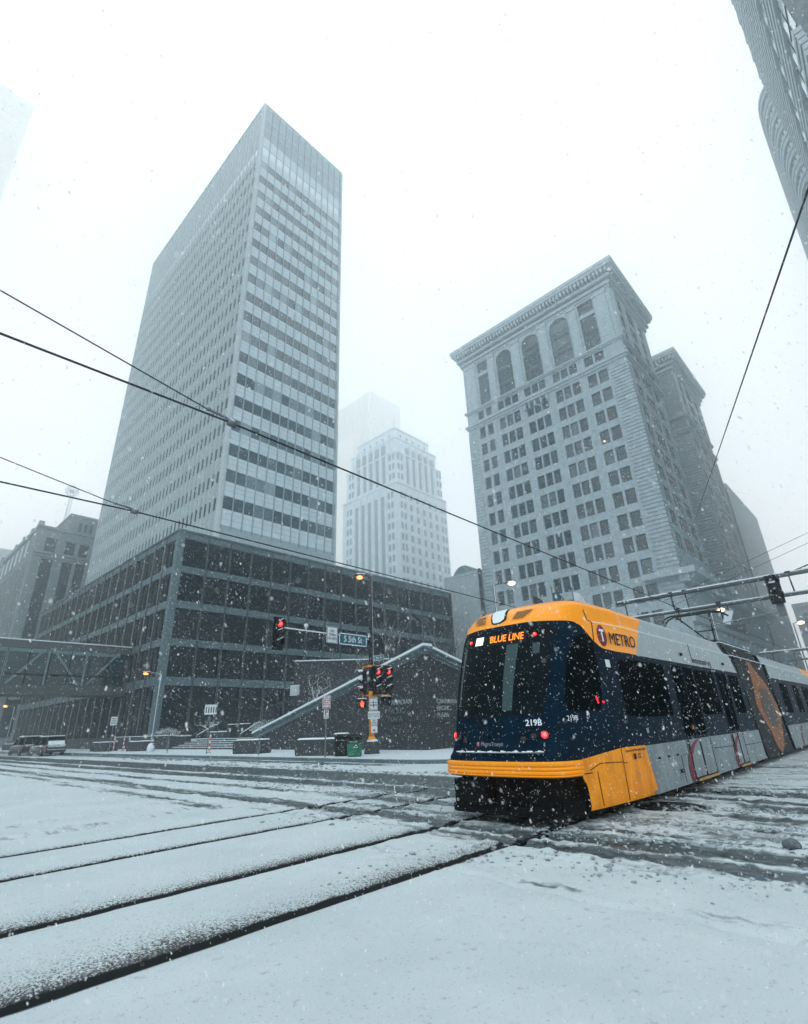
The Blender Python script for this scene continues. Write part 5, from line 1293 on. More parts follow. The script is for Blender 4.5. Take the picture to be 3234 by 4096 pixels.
gc=Vector((17.5,19.95,.145)); t_=bin_(tuple(gc),.34,.96,'green','green recycling bin with white arrows on a black disc','recycling_bin')
part(t_,'band',MB().lathe(gc+Vector((0,0,.58)),[(.346,0),(.346,.085)],24),M['signal_black'],True)
fd=Vector((-.72,-.69,0)).normalized(); fx=Vector((-fd.y,fd.x,0)); fx=fx if fx.x>0 else -fx
p=gc+fd*.36+fx*.10+Vector((0,0,.44)); dk=part(t_,'recycling_mark',MB().lathe(p,[(.11,0),(.11,.008)],24,0,fd),M['signal_black'])
ra=MB()
for k_ in range(3):
    a=2*math.pi*k_/3+.5; 
    def pt(r_,b_): return p+fd*.012+fx*(r_*math.cos(b_))+Vector((0,0,r_*math.sin(b_)))
    ra.prism([pt(.048,a),pt(.080,a),pt(.080,a+1.1),pt(.048,a+1.1)],fd*.003); ra.prism([pt(.034,a+1.1),pt(.094,a+1.1),pt(.066,a+1.75)],fd*.003)
part(dk,'arrows',ra,M['letter_w'])
part(t_,'bin_lettering',text_mb('RECYCLE MORE',.055,gc+fd*.352+Vector((0,0,.625)),fx,fd,.002,squeeze=.9),M['letter_w'])
part(t_,'bin_lettering',text_mb('RECYCLE HERE',.045,gc+fd*.352+Vector((0,0,.24)),fx,fd,.002,squeeze=.9),M['letter_s'])
for c,lb in (((25.6,43.8,.9),'right one of two dark covered bins at the top of the stair'),((25.6,45.9,.9),'left one of two dark covered bins at the top of the stair')):
    t_=thing('covered_bin',lb,'bin',c,'covered bins at the top of the stair')
    part(t_,'body',MB().box(c[0]-.3,c[0]+.3,c[1]-.36,c[1]+.36,.9,1.72),M['metal_dark']); part(t_,'hood',MB().box(c[0]-.3,c[0]+.3,c[1]-.36,c[1]+.36,1.95,2.03).box(c[0]+.1,c[0]+.3,c[1]-.36,c[1]+.36,1.72,1.95).box(c[0]-.3,c[0]-.22,c[1]-.36,c[1]-.28,1.72,1.95).box(c[0]-.3,c[0]-.22,c[1]+.28,c[1]+.36,1.72,1.95),M['metal_dark'])
    part(t_,'notice',MB().box(c[0]-.31,c[0]-.302,c[1]-.25,c[1]+.02,1.45,1.72),M['white_sign']); part(t_,'hood_snow',MB().box(c[0]-.31,c[0]+.31,c[1]-.37,c[1]+.37,2.032,2.10),M['snowcap'])
# bike hitch posts with a ring, delineators
def rack(x,y,h,label):
    t_=thing('bike_hitch',label,'bike rack',(x,y,.145),'bike hitching posts on the pavement')
    part(t_,'post',MB().tube([(x,y,.1),(x,y,.145+h)],.03),M['metal_grey']); part(t_,'post_cap',MB().ball((x,y,.145+h),.04,0,6),M['snowcap'])
    part(t_,'ring',MB().tube([(x-.02+.0*a,y+.17*math.cos(a),.55+.27*math.sin(a)) for a in [2*math.pi*i/20 for i in range(21)]],.022,6,cap=False),M['metal_grey'])
rack(17.3,27.9,1.42,'bike hitch post in front of the dark planter by the sloped wall'); rack(17.85,41.1,1.5,'bike hitch post with ring at the left end of the stair')
def delin(x,y,h,label):
    t_=thing('delineator_post',label,'delineator',(x,y,.145),'red and white striped posts')
    part(t_,'base',MB().lathe((x,y,.13),[(.15,0),(.13,.05),(.06,.08)],14),M['signal_black'])
    b0=.05
    for i in range(6): part(t_,'stripe',MB().lathe((x,y,.14+b0+(h-b0)*i/6),[(.055,0),(.055,(h-b0)/6-.004)],12),M['delin_r'] if i%2==0 else M['white_sign'],True)
    part(t_,'cap',MB().ball((x,y,.15+h),.05,0,6,.6),M['snowcap'])
delin(18.8,36.6,1.15,'red and white post beside the bus sign, alone'); delin(19.3,56.2,1.12,'leftmost red and white post, before the snowy planter'); delin(19.75,55.1,1.08,'middle red and white post of the trio'); delin(19.9,54.2,1.1,'right red and white post of the trio')
# sign posts
def post(name,x,y,h,label,grp='street sign posts along the kerb'):
    t_=thing(name,label,'sign post',(x,y,.145),grp); part(t_,'post',MB().tube([(x,y,.1),(x,y,.145+h)],.035,8),M['metal_grey']); return t_
def plate(T,c,w_,h,nrm,m_,rim=None,name='sign_plate'):
    nrm=Vector(nrm).normalized(); X=Vector((0,0,1)).cross(nrm).normalized(); c=Vector(c); Zv=Vector((0,0,1)); mb=MB()
    mb.obox(c-X*w_/2-Zv*h/2,X*w_,Zv*h,-nrm*.012); o=part(T,name,mb,m_)
    if rim:
        rb=MB(); b_=.022*max(w_,h)+.006
        for (a,d,e,f) in ((-w_/2+.02,w_/2-.02,-h/2+.015,-h/2+.015+b_),(-w_/2+.02,w_/2-.02,h/2-.015-b_,h/2-.015),(-w_/2+.02,-w_/2+.02+b_,-h/2+.015,h/2-.015),(w_/2-.02-b_,w_/2-.02,-h/2+.015,h/2-.015)): rb.obox(c+X*a+Zv*e+nrm*.001,X*(d-a),Zv*(f-e),nrm*.003)
        part(o,'border',rb,rim)
    return o,X
def write(o,s_,size,c,dz,nrm,m_,sq=1.,dx=0.,lead=1.,bold=.012):
    nrm=Vector(nrm).normalized(); X=Vector((0,0,1)).cross(nrm).normalized(); return part(o,'lettering',text_mb(s_,size,Vector(c)+X*dx+Vector((0,0,dz))+nrm*.006,X,nrm,.001,squeeze=sq,leading=lead,bold=bold),m_)
nv=(-.62,-.78,0)
t_=post('parking_sign_post',16.95,21.45,2.75,'thin post with a NO STOPPING sign before the dark planter')
c=(16.92,21.40,2.62); o,X=plate(t_,c,.40,.62,nv,M['white_sign'],M['sign_red']); write(o,'NO\nSTOPPING\n7AM-9AM\n4PM-6PM\nMON-FRI',.098,c,.06,nv,M['sign_red'],.85,lead=.95)
ar_=MB(); n3=Vector(nv).normalized(); cc_=Vector(c)+n3*.005+Vector((0,0,-.25)); 
ar_.prism([cc_+X*a+Vector((0,0,b_)) for a,b_ in ((-.15,0),(-.10,.035),(-.10,.012),(.10,.012),(.10,.035),(.15,0),(.10,-.035),(.10,-.012),(-.10,-.012),(-.10,-.035))],n3*.003); part(o,'arrow',ar_,M['sign_red'])
c=(16.92,21.40,2.06); o,X=plate(t_,c,.24,.40,nv,M['white_sign'],None); write(o,'P',.30,c,.06,nv,M['sign_red'],1,bold=.03); write(o,'TOW\nAWAY',.075,c,-.11,nv,M['sign_red'])
t_=post('bus_stop_post',17.65,34.7,3.0,'leaning post with a pale bus route panel in front of the stair'); nv2=(-.45,-.89,0)
c=(17.62,34.64,2.85); o,X=plate(t_,c,.78,.62,nv2,M['white_sign'])
rb=MB(); 
for k_ in range(5): 
    p=Vector(c)+Vector(nv2).normalized()*.006+X*(-.32+.155*k_); rb.obox(p+Vector((0,0,-.2)),X*.07,(0,0,.36),Vector(nv2).normalized()*.002)
part(o,'route_panel',rb,M['mullion'])
t_=post('parking_sign_post',18.3,54.3,2.85,'post with a hatched white panel left of the street lamp'); c=(18.27,54.24,2.72); o,X=plate(t_,c,.52,.72,nv2,M['white_sign']); rb=MB()
for k_ in range(4): rb.obox(Vector(c)+Vector(nv2).normalized()*.006-X*.2+Vector((0,0,.2-.15*k_)),X*.4,(0,0,.06),Vector(nv2).normalized()*.002)
part(o,'printed_line',rb,M['mullion'])
# ================= signal pole with its lamp, mast arm, signals and signs
PX,PY=19.5,20.9
T=thing('signal_pole','tall pole, black above and orange below, with a lit street lamp and a mast arm','signal pole',(PX,PY,.14))
part(T,'concrete_base',MB().lathe((PX,PY,.05),[(.42,0),(.40,.1),(.30,.62),(.29,.66)],8),M['concrete_dark'])
part(T,'base_flange',MB().lathe((PX,PY,.71),[(.25,0),(.25,.05),(.17,.20),(.145,.24)],12),M['orange'],True)
part(T,'base_snow',MB().lathe((PX+.03,PY-.02,.73),[(.30,-.02),(.29,.03),(.20,.10)],12),M['snowcap'],True)
part(T,'lower_pole',MB().tube([(PX,PY,.9),(PX,PY,3.15)],.135,14),M['orange'],True)
part(T,'upper_pole',MB().tube([(PX,PY,3.15),(PX,PY,6.2),(PX,PY,9.25)],[.13,.115,.085],14),M['metal_dark'],True)
part(T,'pole_snow',MB().tube([(PX+.09,PY-.09,3.2),(PX+.075,PY-.075,6.2),(PX+.055,PY-.055,9.2)],.022,5),M['snowcap'])
part(T,'lamp_arm',MB().tube([(PX,PY,9.2),(PX-.12,PY+.12,9.45),(PX-.3,PY+.3,9.52)],.05),M['metal_dark'])
lh=part(T,'lamp_head',MB().obox((PX-.25,PY+.15,9.42),(-.42,.42,0.03),(.10,.10,0),(0,0,.11)),M['metal_dark'])
part(lh,'lit_lens',MB().ball((PX-.42,PY+.44,9.36),.17,0,8,.6),M['lamp_or'],True)
part(lh,'lamp_snow',MB().obox((PX-.27,PY+.17,9.535),(-.34,.34,.02),(.08,.08,0),(0,0,.05)),M['snowcap'])
AZ=5.76
part(T,'mast_arm',MB().tube([(PX,PY,AZ-.05),(PX-2.5,PY,AZ+.02),(PX-5.7,PY,AZ+.05)],[.085,.07,.055],10),M['metal_dark'],True)
part(T,'mast_arm_snow',MB().tube([(PX-.2,PY,AZ+.05),(PX-2.5,PY,AZ+.10),(PX-5.6,PY,AZ+.125)],.04,6),M['snowcap'])
part(T,'arm_camera',MB().tube([(PX-4.35,PY,AZ+.1),(PX-4.35,PY,AZ+.28)],.03).ball((PX-4.35,PY,AZ+.36),.11,0,8),M['white_sign'],True)
brk=MB()
for z in (4.42,2.93):
    brk.tube([(PX,PY,z),(PX+.55,PY-.75,z+.02)],.022,6); brk.tube([(PX,PY,z),(PX-.22,PY+.42,z)],.022,6); brk.box(PX-.145,PX+.145,PY-.145,PY+.145,z-.05,z+.05)
brk.tube([(PX-.22,PY+.42,4.42),(PX-.22,PY+.42,4.25)],.03,6).tube([(PX-.22,PY+.42,3.15),(PX-.22,PY+.42,2.75)],.03,6)
part(T,'signal_bracket',brk,M['orange'])
def signal(c,f,n_,lit,label,grp,scale=1.,back=True,core='red_core',bar=False):
    f=Vector(f).normalized(); X=Vector((0,0,1)).cross(f).normalized(); c=Vector(c); Zv=Vector((0,0,1)); s=.42*scale; t_=thing('traffic_signal',label,'traffic light',c-Zv*s*n_/2,grp)
    b_=MB(); b_.obox(c-X*.17*scale-Zv*s*n_/2-f*.2*scale,X*.34*scale,Zv*s*n_,f*.2*scale); part(t_,'housing',b_,M['signal_black'])
    if back: part(t_,'backplate',MB().obox(c-X*.28*scale-Zv*(s*n_/2+.10*scale)-f*.11*scale,X*.56*scale,Zv*(s*n_+.2*scale),f*.012),M['signal_black'])
    for i in range(n_):
        p=c+Zv*(s*(n_-1)/2-s*i); r=.155*scale; v_=MB(); K_=16; a0=-.35; a1=math.pi+.35
        for j in range(K_+1):
            a=a0+(a1-a0)*j/K_; d_=X*math.cos(a)*r+Zv*math.sin(a)*r; ln_=(.30 if i or True else .3)*scale*(.55+.45*math.sin(max(0,min(math.pi,a))))
            v_.v+= [tuple(p+d_),tuple(p+d_+f*ln_),tuple(p+d_*1.1+f*ln_),tuple(p+d_*1.1)]
        for j in range(K_):
            for q in range(4): v_.f.append((4*j+q,4*j+(q+1)%4,4*j+4+(q+1)%4,4*j+4+q)); v_.m.append(0)
        vo=part(t_,'visor',v_,M['signal_black'])
        part(vo,'visor_snow',MB().tube([p+Zv*r*1.12+X*r*.3+f*.02,p+Zv*r*1.14+f*.15*scale,p+Zv*r*1.1-X*r*.2+f*.27*scale],.028*scale,6),M['snowcap'])
        le=part(t_,'lens',MB().lathe(p,[(r*.96,0),(r*.9,.02),(r*.5,.05*scale),(r*.1,.06*scale)],18,0,f),M['red_lit'] if i==lit else M['lens_off'],True)
        if i==lit: part(le,'lens_glow',MB().lathe(p+f*.02,[(r*.6,.02),(r*.45,.045*scale),(.01,.05*scale)],14,0,f),M[core],True)
    return t_
signal((PX+.10,PY-.62+.18,3.68),(-.12,-1,0),3,0,'left of the two red traffic lights facing forward on the pole','traffic lights at the corner',1.,True)
signal((PX+.58,PY-.74,3.68),(-.02,-1,0),3,0,'right of the two red traffic lights facing forward on the pole','traffic lights at the corner',1.,True)
signal((PX-.22,PY+.42,3.65),(-.78,.62,0),3,None,'traffic light seen side-on at the left of the pole, hoods pointing left','traffic lights at the corner',1.,True)
signal((PX-5.85,PY-.0,5.62),(.0,-1,0),3,0,'red traffic light hanging at the free end of the mast arm','traffic lights at the corner',1.05,True)
def ped(c,f,label,hand):
    f=Vector(f).normalized(); X=Vector((0,0,1)).cross(f).normalized(); c=Vector(c); Zv=Vector((0,0,1)); t_=thing('pedestrian_signal',label,'pedestrian signal',c,'pedestrian signals on the pole')
    part(t_,'housing',MB().obox(c-X*.23-Zv*.22-f*.18,X*.46,Zv*.44,f*.16),M['signal_black']); part(t_,'hood',MB().obox(c-X*.25+Zv*.20-f*.02,X*.50,Zv*.03,f*.16).obox(c-X*.25-Zv*.22-f*.02,X*.025,Zv*.42,f*.14).obox(c+X*.225-Zv*.22-f*.02,X*.025,Zv*.42,f*.14),M['signal_black'])
    part(t_,'hood_snow',MB().obox(c-X*.24+Zv*.231-f*.15,X*.48,Zv*.04,f*.27),M['snowcap'])
    if hand:
        h_=MB(); q=lambda a,b_:c+X*a+Zv*b_-f*.015
        h_.prism([q(a,b_) for a,b_ in ((-.055,-.17),(.05,-.17),(.075,-.05),(.07,.03),(-.075,.03),(-.08,-.06))],f*.004)
        for a,w_,t__ in ((-.062,.026,.12),(-.022,.028,.165),(.018,.028,.155),(.056,.024,.11)): h_.prism([q(a-w_/2,.02),q(a+w_/2,.02),q(a+w_/2*.8,t__),q(a-w_/2*.8,t__)],f*.004)
        h_.prism([q(.07,-.06),(q(.12,.02)),(q(.10,.05)),(q(.06,.0))],f*.004); part(t_,'lit_hand',h_,M['hand_lit'])
    else: part(t_,'screen',MB().obox(c-X*.2-Zv*.18-f*.019,X*.4,Zv*.36,f*.004),M['lens_off']); 
ped((PX-.22,PY+.48,2.55),(-.62,-.70,0),'pedestrian signal showing a lit red hand, left of the pole',True)
ped((PX+.44,PY-.66,2.62),(.1,-1,0),'unlit pedestrian signal right of the pole, snow on its ledge',False)
# signs on the pole and the arm
nz=(-.66,-.75,0); f3=Vector(nz).normalized()
def sign(name,c,w_,h,nrm,m_,rim,label,lines): 
    t_=thing(name,label,'road sign',c,'road signs on the signal pole'); o,X=plate(t_,c,w_,h,nrm,m_,rim)
    for s_,size,dz,mm,sq in lines: write(o,s_,size,c,dz,nrm,mm,sq)
    return t_,o,X
b0=Vector((PX,PY,0))+f3*.19; X0=Vector((0,0,1)).cross(f3).normalized()
c=b0+X0*.10+Vector((0,0,2.50)); t_,o,X=sign('divided_highway_sign',c,.44,.70,nz,M['white_sign'],M['ink'],'white sign with a black crossing road symbol, topmost on the pole',[('DIVIDED',.085,.275,M['ink'],.95),('HIGHWAY',.085,-.275,M['ink'],.95)])
g_=MB(); q=lambda a,b_:c+X*a+Vector((0,0,b_))+f3*.004
for a0,a1,z0,z1 in ((-.02,.02,-.18,.19),(-.16,.16,-.09,-.06),(-.16,.16,-.04,-.01),(-.16,.16,.05,.08)): g_.prism([q(a0,z0),q(a1,z0),q(a1,z1),q(a0,z1)],f3*.002)
g_.prism([q(.10,.03),q(.16,.065),q(.10,.10)],f3*.002); part(o,'road_symbol',g_,M['ink'])
c=b0+X0*.12+Vector((0,0,1.96)); sign('tracks_sign',c,.62,.36,nz,M['white_sign'],None,'wide white sign reading DO NOT TURN ON TO TRACKS',[('DO NOT TURN\nON TO TRACKS',.105,0,M['ink'],.78)])
c=b0+X0*.13+Vector((0,0,1.47)); t_,o,X=sign('no_turn_sign',c,.32,.70,nz,M['white_sign'],None,'tall white NO TURN ON RED sign with a red dot, lowest on the pole',[('NO\nTURN\nON RED',.115,.12,M['ink'],.8)])
part(o,'red_dot',MB().lathe(c+Vector((0,0,-.22))+f3*.002,[(.06,0),(.06,.004)],18,0,f3),M['sign_red'])
c=Vector((PX-2.78,PY-.10,AZ+.05)); sign('no_turn_sign',c,.72,.84,NY,M['white_sign'],M['ink'],'square white NO TURN ON RED sign on the mast arm',[('NO\nTURN\nON RED',.19,0,M['ink'],.85)])
c=Vector((PX-1.37,PY-.10,AZ-.08)); t_,o,X=sign('street_name_sign',c,1.95,.62,NY,M['blue_sign'],M['white_sign'],'big blue street sign reading S 5th St on the mast arm',[('S 5th St',.44,0,M['white_sign'],.92)])
c=Vector((PX-.05,PY-.62,4.78)); t_,o,X=sign('street_name_sign',c,.86,.30,NX,M['blue_sign'],M['white_sign'],'small blue street sign reading S 2nd Av above the pole signals',[('S 2nd Av',.22,0,M['white_sign'],.80)])
part(t_,'hanger',MB().tube([(PX,PY,4.78),(PX-.03,PY-.9,4.80)],.02,6).tube([(PX+.02,PY-.4,4.6),(PX+.05,PY-.42,4.42)],.02),M['metal_dark'])
# ================= street lamps
def lamp(x,y,h,label,arm,lit,pm='metal_grey',r=.07,ls=.13):
    t_=thing('street_lamp',label,'street lamp',(x,y,.14),'street lamps'); a=Vector(arm)
    part(t_,'base',MB().lathe((x,y,.1),[(.30,0),(.26,.08),(.22,.62),(.12,.72)],8),M['concrete_dark']); part(t_,'base_snow',MB().lathe((x-.06,y-.06,.12),[(.30,0),(.24,.45),(.14,.66)],10),M['snowcap'],True)
    part(t_,'pole',MB().tube([(x,y,.7),(x,y,h)],[r,r*.7],10),M[pm],True); part(t_,'pole_snow',MB().tube([(x-r*.75,y-r*.55,.9),(x-r*.55,y-r*.4,h)],r*.35,5),M['snowcap'])
    part(t_,'arm',MB().tube([(x,y,h-.1),Vector((x,y,h+.12))+a*.35,Vector((x,y,h+.15))+a],.045),M[pm])
    p=Vector((x,y,h+.12))+a; ad=a.normalized(); sd_=Vector((-ad.y,ad.x,0)); hd=part(t_,'lamp_head',MB().obox(p-ad*.1-sd_*.12,ad*.62,sd_*.24,(0,0,.12)),M['metal_dark'])
    part(hd,'lit_lens',MB().ball(p+ad*.24+Vector((0,0,-.01)),ls*1.5,0,8,.5),M[lit],True); part(hd,'lamp_snow',MB().obox(p-ad*.1-sd_*.11+Vector((0,0,.122)),ad*.58,sd_*.22,(0,0,.05)),M['snowcap'])
lamp(18.7,46.2,6.15,'slender lamp post with a lit orange lamp by the podium corner, left of the stair',(-.75,.75,0),'lamp_or')
lamp(20.8,108,6.5,'far lit lamp post beneath the skyway at the left edge',(-.9,.9,0),'lamp_or',ls=.2)
lamp(40.,25.9,13.3,'tall dark lamp post with a bright pale lamp just behind the tram roof',(1.0,-1.05,0),'lamp_wm','metal_dark',.13,.24)
lamp(62.,13.5,11.6,'lamp behind the overhead pipes by the stone building porch',(1.2,-.6,0),'lamp_wm','metal_dark',.12,.28)
lamp(88.,9.6,12.5,'far lamp beyond the tram rear, low above its roof',(1.0,-.6,0),'lamp_wm','metal_dark',.12,.3)
# ================= overhead line
CX=25.2
T=thing('catenary_bracket','pair of long grey pipes over the tracks carrying the overhead line, nearer of two','catenary mast',(CX,-.5,0))
part(T,'upper_pipe',MB().tube([(CX,9.4,6.50),(CX,-1.2,6.48)],.085,10),M['pipe'],True); part(T,'lower_pipe',MB().tube([(CX,8.9,5.72),(CX,5.,5.70),(CX,-1.2,5.66)],[.06,.07,.075],10),M['pipe'],True)
part(T,'pipe_snow',MB().tube([(CX,9.35,6.585),(CX,-1.,6.565)],.045,6).tube([(CX,8.8,5.79),(CX,-1.,5.74)],.035,6),M['snowcap'])
hg=MB()
for y,z0,z1 in ((9.0,6.45,5.0),(6.9,6.45,5.75),(6.75,5.7,5.2),(6.3,6.45,5.75),(2.4,6.45,5.7),(5.1,5.7,5.1)): hg.tube([(CX,y,z0),(CX,y-.03,z1)],.03,6); hg.box(CX-.07,CX+.07,y-.09,y+.09,z0-.02,z0+.16)
for z in (5.35,5.55,5.95,6.15): hg.lathe((CX,6.88,z),[(.03,0),(.085,.03),(.03,.06)],10)
part(T,'insulator',hg,M['metal_dark'])
part(T,'steady_arm',MB().tube([(CX,3.05,5.62),(CX,3.0,5.0)],.03).tube([(CX,3.0,5.08),(CX,5.5,4.92)],.028).box(CX-.05,CX+.05,2.85,3.1,4.9,5.5),M['metal_grey'])
part(T,'mast',MB().tube([(CX,-1.2,0),(CX,-1.2,7.6)],.16,12),M['metal_dark'],True)
part(T,'brace',MB().tube([(CX,-1.2,7.5),(CX,2.3,6.55)],.025,6),M['wire'])
t_=signal((CX-.30,2.95,5.95),(-1.,-.22,0),2,None,'two-lamp tram signal mounted on the overhead pipes at the right','tram signal',1.35,False)
t_.name='tram_signal'; part(t_,'clamp',MB().tube([(CX-.45,2.95,5.68),(CX,2.8,5.68)],.045),M['metal_dark']); part(t_,'lunar_bar',MB().obox((CX-.46,3.07,6.17),(-.01,-.22,0),(0,0,.07),(.01,0,0)),M['letter_w'])
T=thing('track_notice','small tilted white plate hanging under the overhead pipes','sign',(CX,5.0,5.1)); part(T,'plate',MB().prism([(CX-.02,5.16,4.9),(CX-.02,4.86,4.86),(CX-.02,4.62,5.40),(CX-.02,4.92,5.44)],(.02,0,0)),M['white_sign']); part(T,'hanger',MB().tube([(CX,4.8,5.42),(CX,4.8,5.7)],.015,5),M['wire'])
C2=58.
T=thing('catenary_bracket','farther grey overhead line bracket low over the rear of the tram','catenary mast',(C2,-.5,0))
part(T,'upper_pipe',MB().tube([(C2,9.6,6.4),(C2,-1.2,6.4)],.10,8),M['pipe']); part(T,'lower_pipe',MB().tube([(C2,9.,5.6),(C2,-1.2,5.55)],.08,8),M['pipe']); part(T,'pipe_snow',MB().tube([(C2,9.6,6.5),(C2,-1.,6.5)],.05,6),M['snowcap'])
hg=MB()
for y in (8.6,7.,5.5,4.,2.4): hg.tube([(C2,y,6.4),(C2,y,5.1)],.04,5)
part(T,'insulator',hg,M['metal_dark']); part(T,'mast',MB().tube([(C2,-1.2,0),(C2,-1.2,7.6)],.16,10),M['metal_dark'])
def wire(name,pts,r,label,extra=None,grp='overhead wires'):
    P=[]
    for a,b_ in zip(pts[:-1],pts[1:]):
        a,b_=Vector(a),Vector(b_)
        for i in range(12): P.append(a+(b_-a)*i/12)
    P.append(Vector(pts[-1])); c=P[len(P)//2]
    t_=thing(name,label,'wire',c,grp); part(t_,'line',MB().tube(P,r,6),M['wire']); 
    if extra: part(t_,'clamp',extra,M['metal_grey'],True)
    return t_
def clampmb(x,y,z): return MB().tube([(x-.28,y,z+.055),(x-.16,y,z+.05),(x,y,z+.03)],.018,6).ball((x-.30,y,z+.06),.028,0,6).box(x-.05,x+.06,y-.03,y+.03,z-.035,z+.04)
wire('contact_wire',[(-30,5.05,4.85),(0.2,5.05,4.79),(2.4,5.05,4.84),(20.3,5.05,4.75),(25.2,5.05,4.9),(80,5.05,4.9)],.013,'thick black contact wire over the near track, crossing the tall tower',clampmb(2.45,5.05,4.84))
wire('messenger_wire',[(-14,5.05,8.1),(0.08,5.05,5.235),(2.2,5.05,4.885)],.008,'thin wire slanting down from the left to the clamp before the tall tower')
wire('contact_wire',[(-30,8.6,4.85),(.83,8.6,4.81),(2.6,8.6,4.86),(14.4,8.6,4.80),(25.2,8.6,4.95),(80,8.6,4.9)],.013,'lower thick contact wire over the far track, crossing the podium roof',clampmb(2.65,8.6,4.86))
wire('messenger_wire',[(-14,8.6,8.),(.75,8.6,5.175),(2.35,8.6,4.91)],.008,'lower thin wire slanting down to the clamp left of the tower')
Fp=Vector((84.6,20.98,22.6)); Np=Vector((7.44,-.915,8.01)); Bp=Np+(Np-Fp)*.25
wire('span_wire',[tuple(Fp),tuple(Np),tuple(Bp)],.016,'long steep wire from the stone building porch up across the right sky')
wire('span_wire',[(25.2,7.2,6.30),(25.2,1.3,7.98),(25.2,-5,9.8)],.008,'upper of two thin wires sloping over the overhead pipes at right')
wire('span_wire',[(25.2,7.0,5.98),(25.2,1.5,7.55),(25.2,-5,9.4)],.008,'lower of two thin wires sloping over the overhead pipes at right')
wire('span_wire',[(25.25,1.9,6.55),(25.25,.2,7.1),(25.25,-4,8.6)],.012,'short stay wire with a turnbuckle at the top right pipe end',MB().tube([(25.25,1.2,6.78),(25.25,.6,6.97)],.03,6))
# flags on poles behind the tram roof
def flag(x,y,zt,w_,h,m_,label,s,stripe=None):
    t_=thing('flag',label,'flag',(x,y,.2),'flags behind the tram roof'); part(t_,'flagpole',MB().tube([(x,y,.1),(x,y,zt+.35)],.05,8),M['metal_grey'])
    part(t_,'pole_ball',MB().ball((x,y,zt+.4),.09,0,8),M['metal_grey'])
    mb=MB(); nu,nv_=10,7; P=[]
    for side in (0,1):
        for j in range(nv_+1):
            for i in range(nu+1):
                u,v=i/nu,j/nv_; mb.v.append((x+.06+w_*u*.8*(1-.35*v),y-.06-.35*w_*u+.10*math.sin(6*u+s+2*v)+.012*side,zt-h*v-.55*h*u*u+.04*math.sin(5*u)))
        b_=side*(nu+1)*(nv_+1)
        for j in range(nv_):
            for i in range(nu): mb.f.append((b_+j*(nu+1)+i,b_+j*(nu+1)+i+1,b_+(j+1)*(nu+1)+i+1,b_+(j+1)*(nu+1)+i)); mb.m.append(1 if stripe and j>=4 else 0)
    part(t_,'cloth',mb,[m_,stripe or m_],True)
flag(35.9,19.8,10.5,1.2,1.5,M['flag_k'],'darkest flag, leftmost behind the tram roof',.5)
flag(39.3,19.8,11.3,1.6,1.9,M['flag_b'],'plain blue flag in the middle behind the tram roof',1.7)
flag(43.2,19.8,11.9,1.7,1.7,M['flag_w'],'white flag with a red corner nearest the tram roof corner',2.6,M['flag_r'])
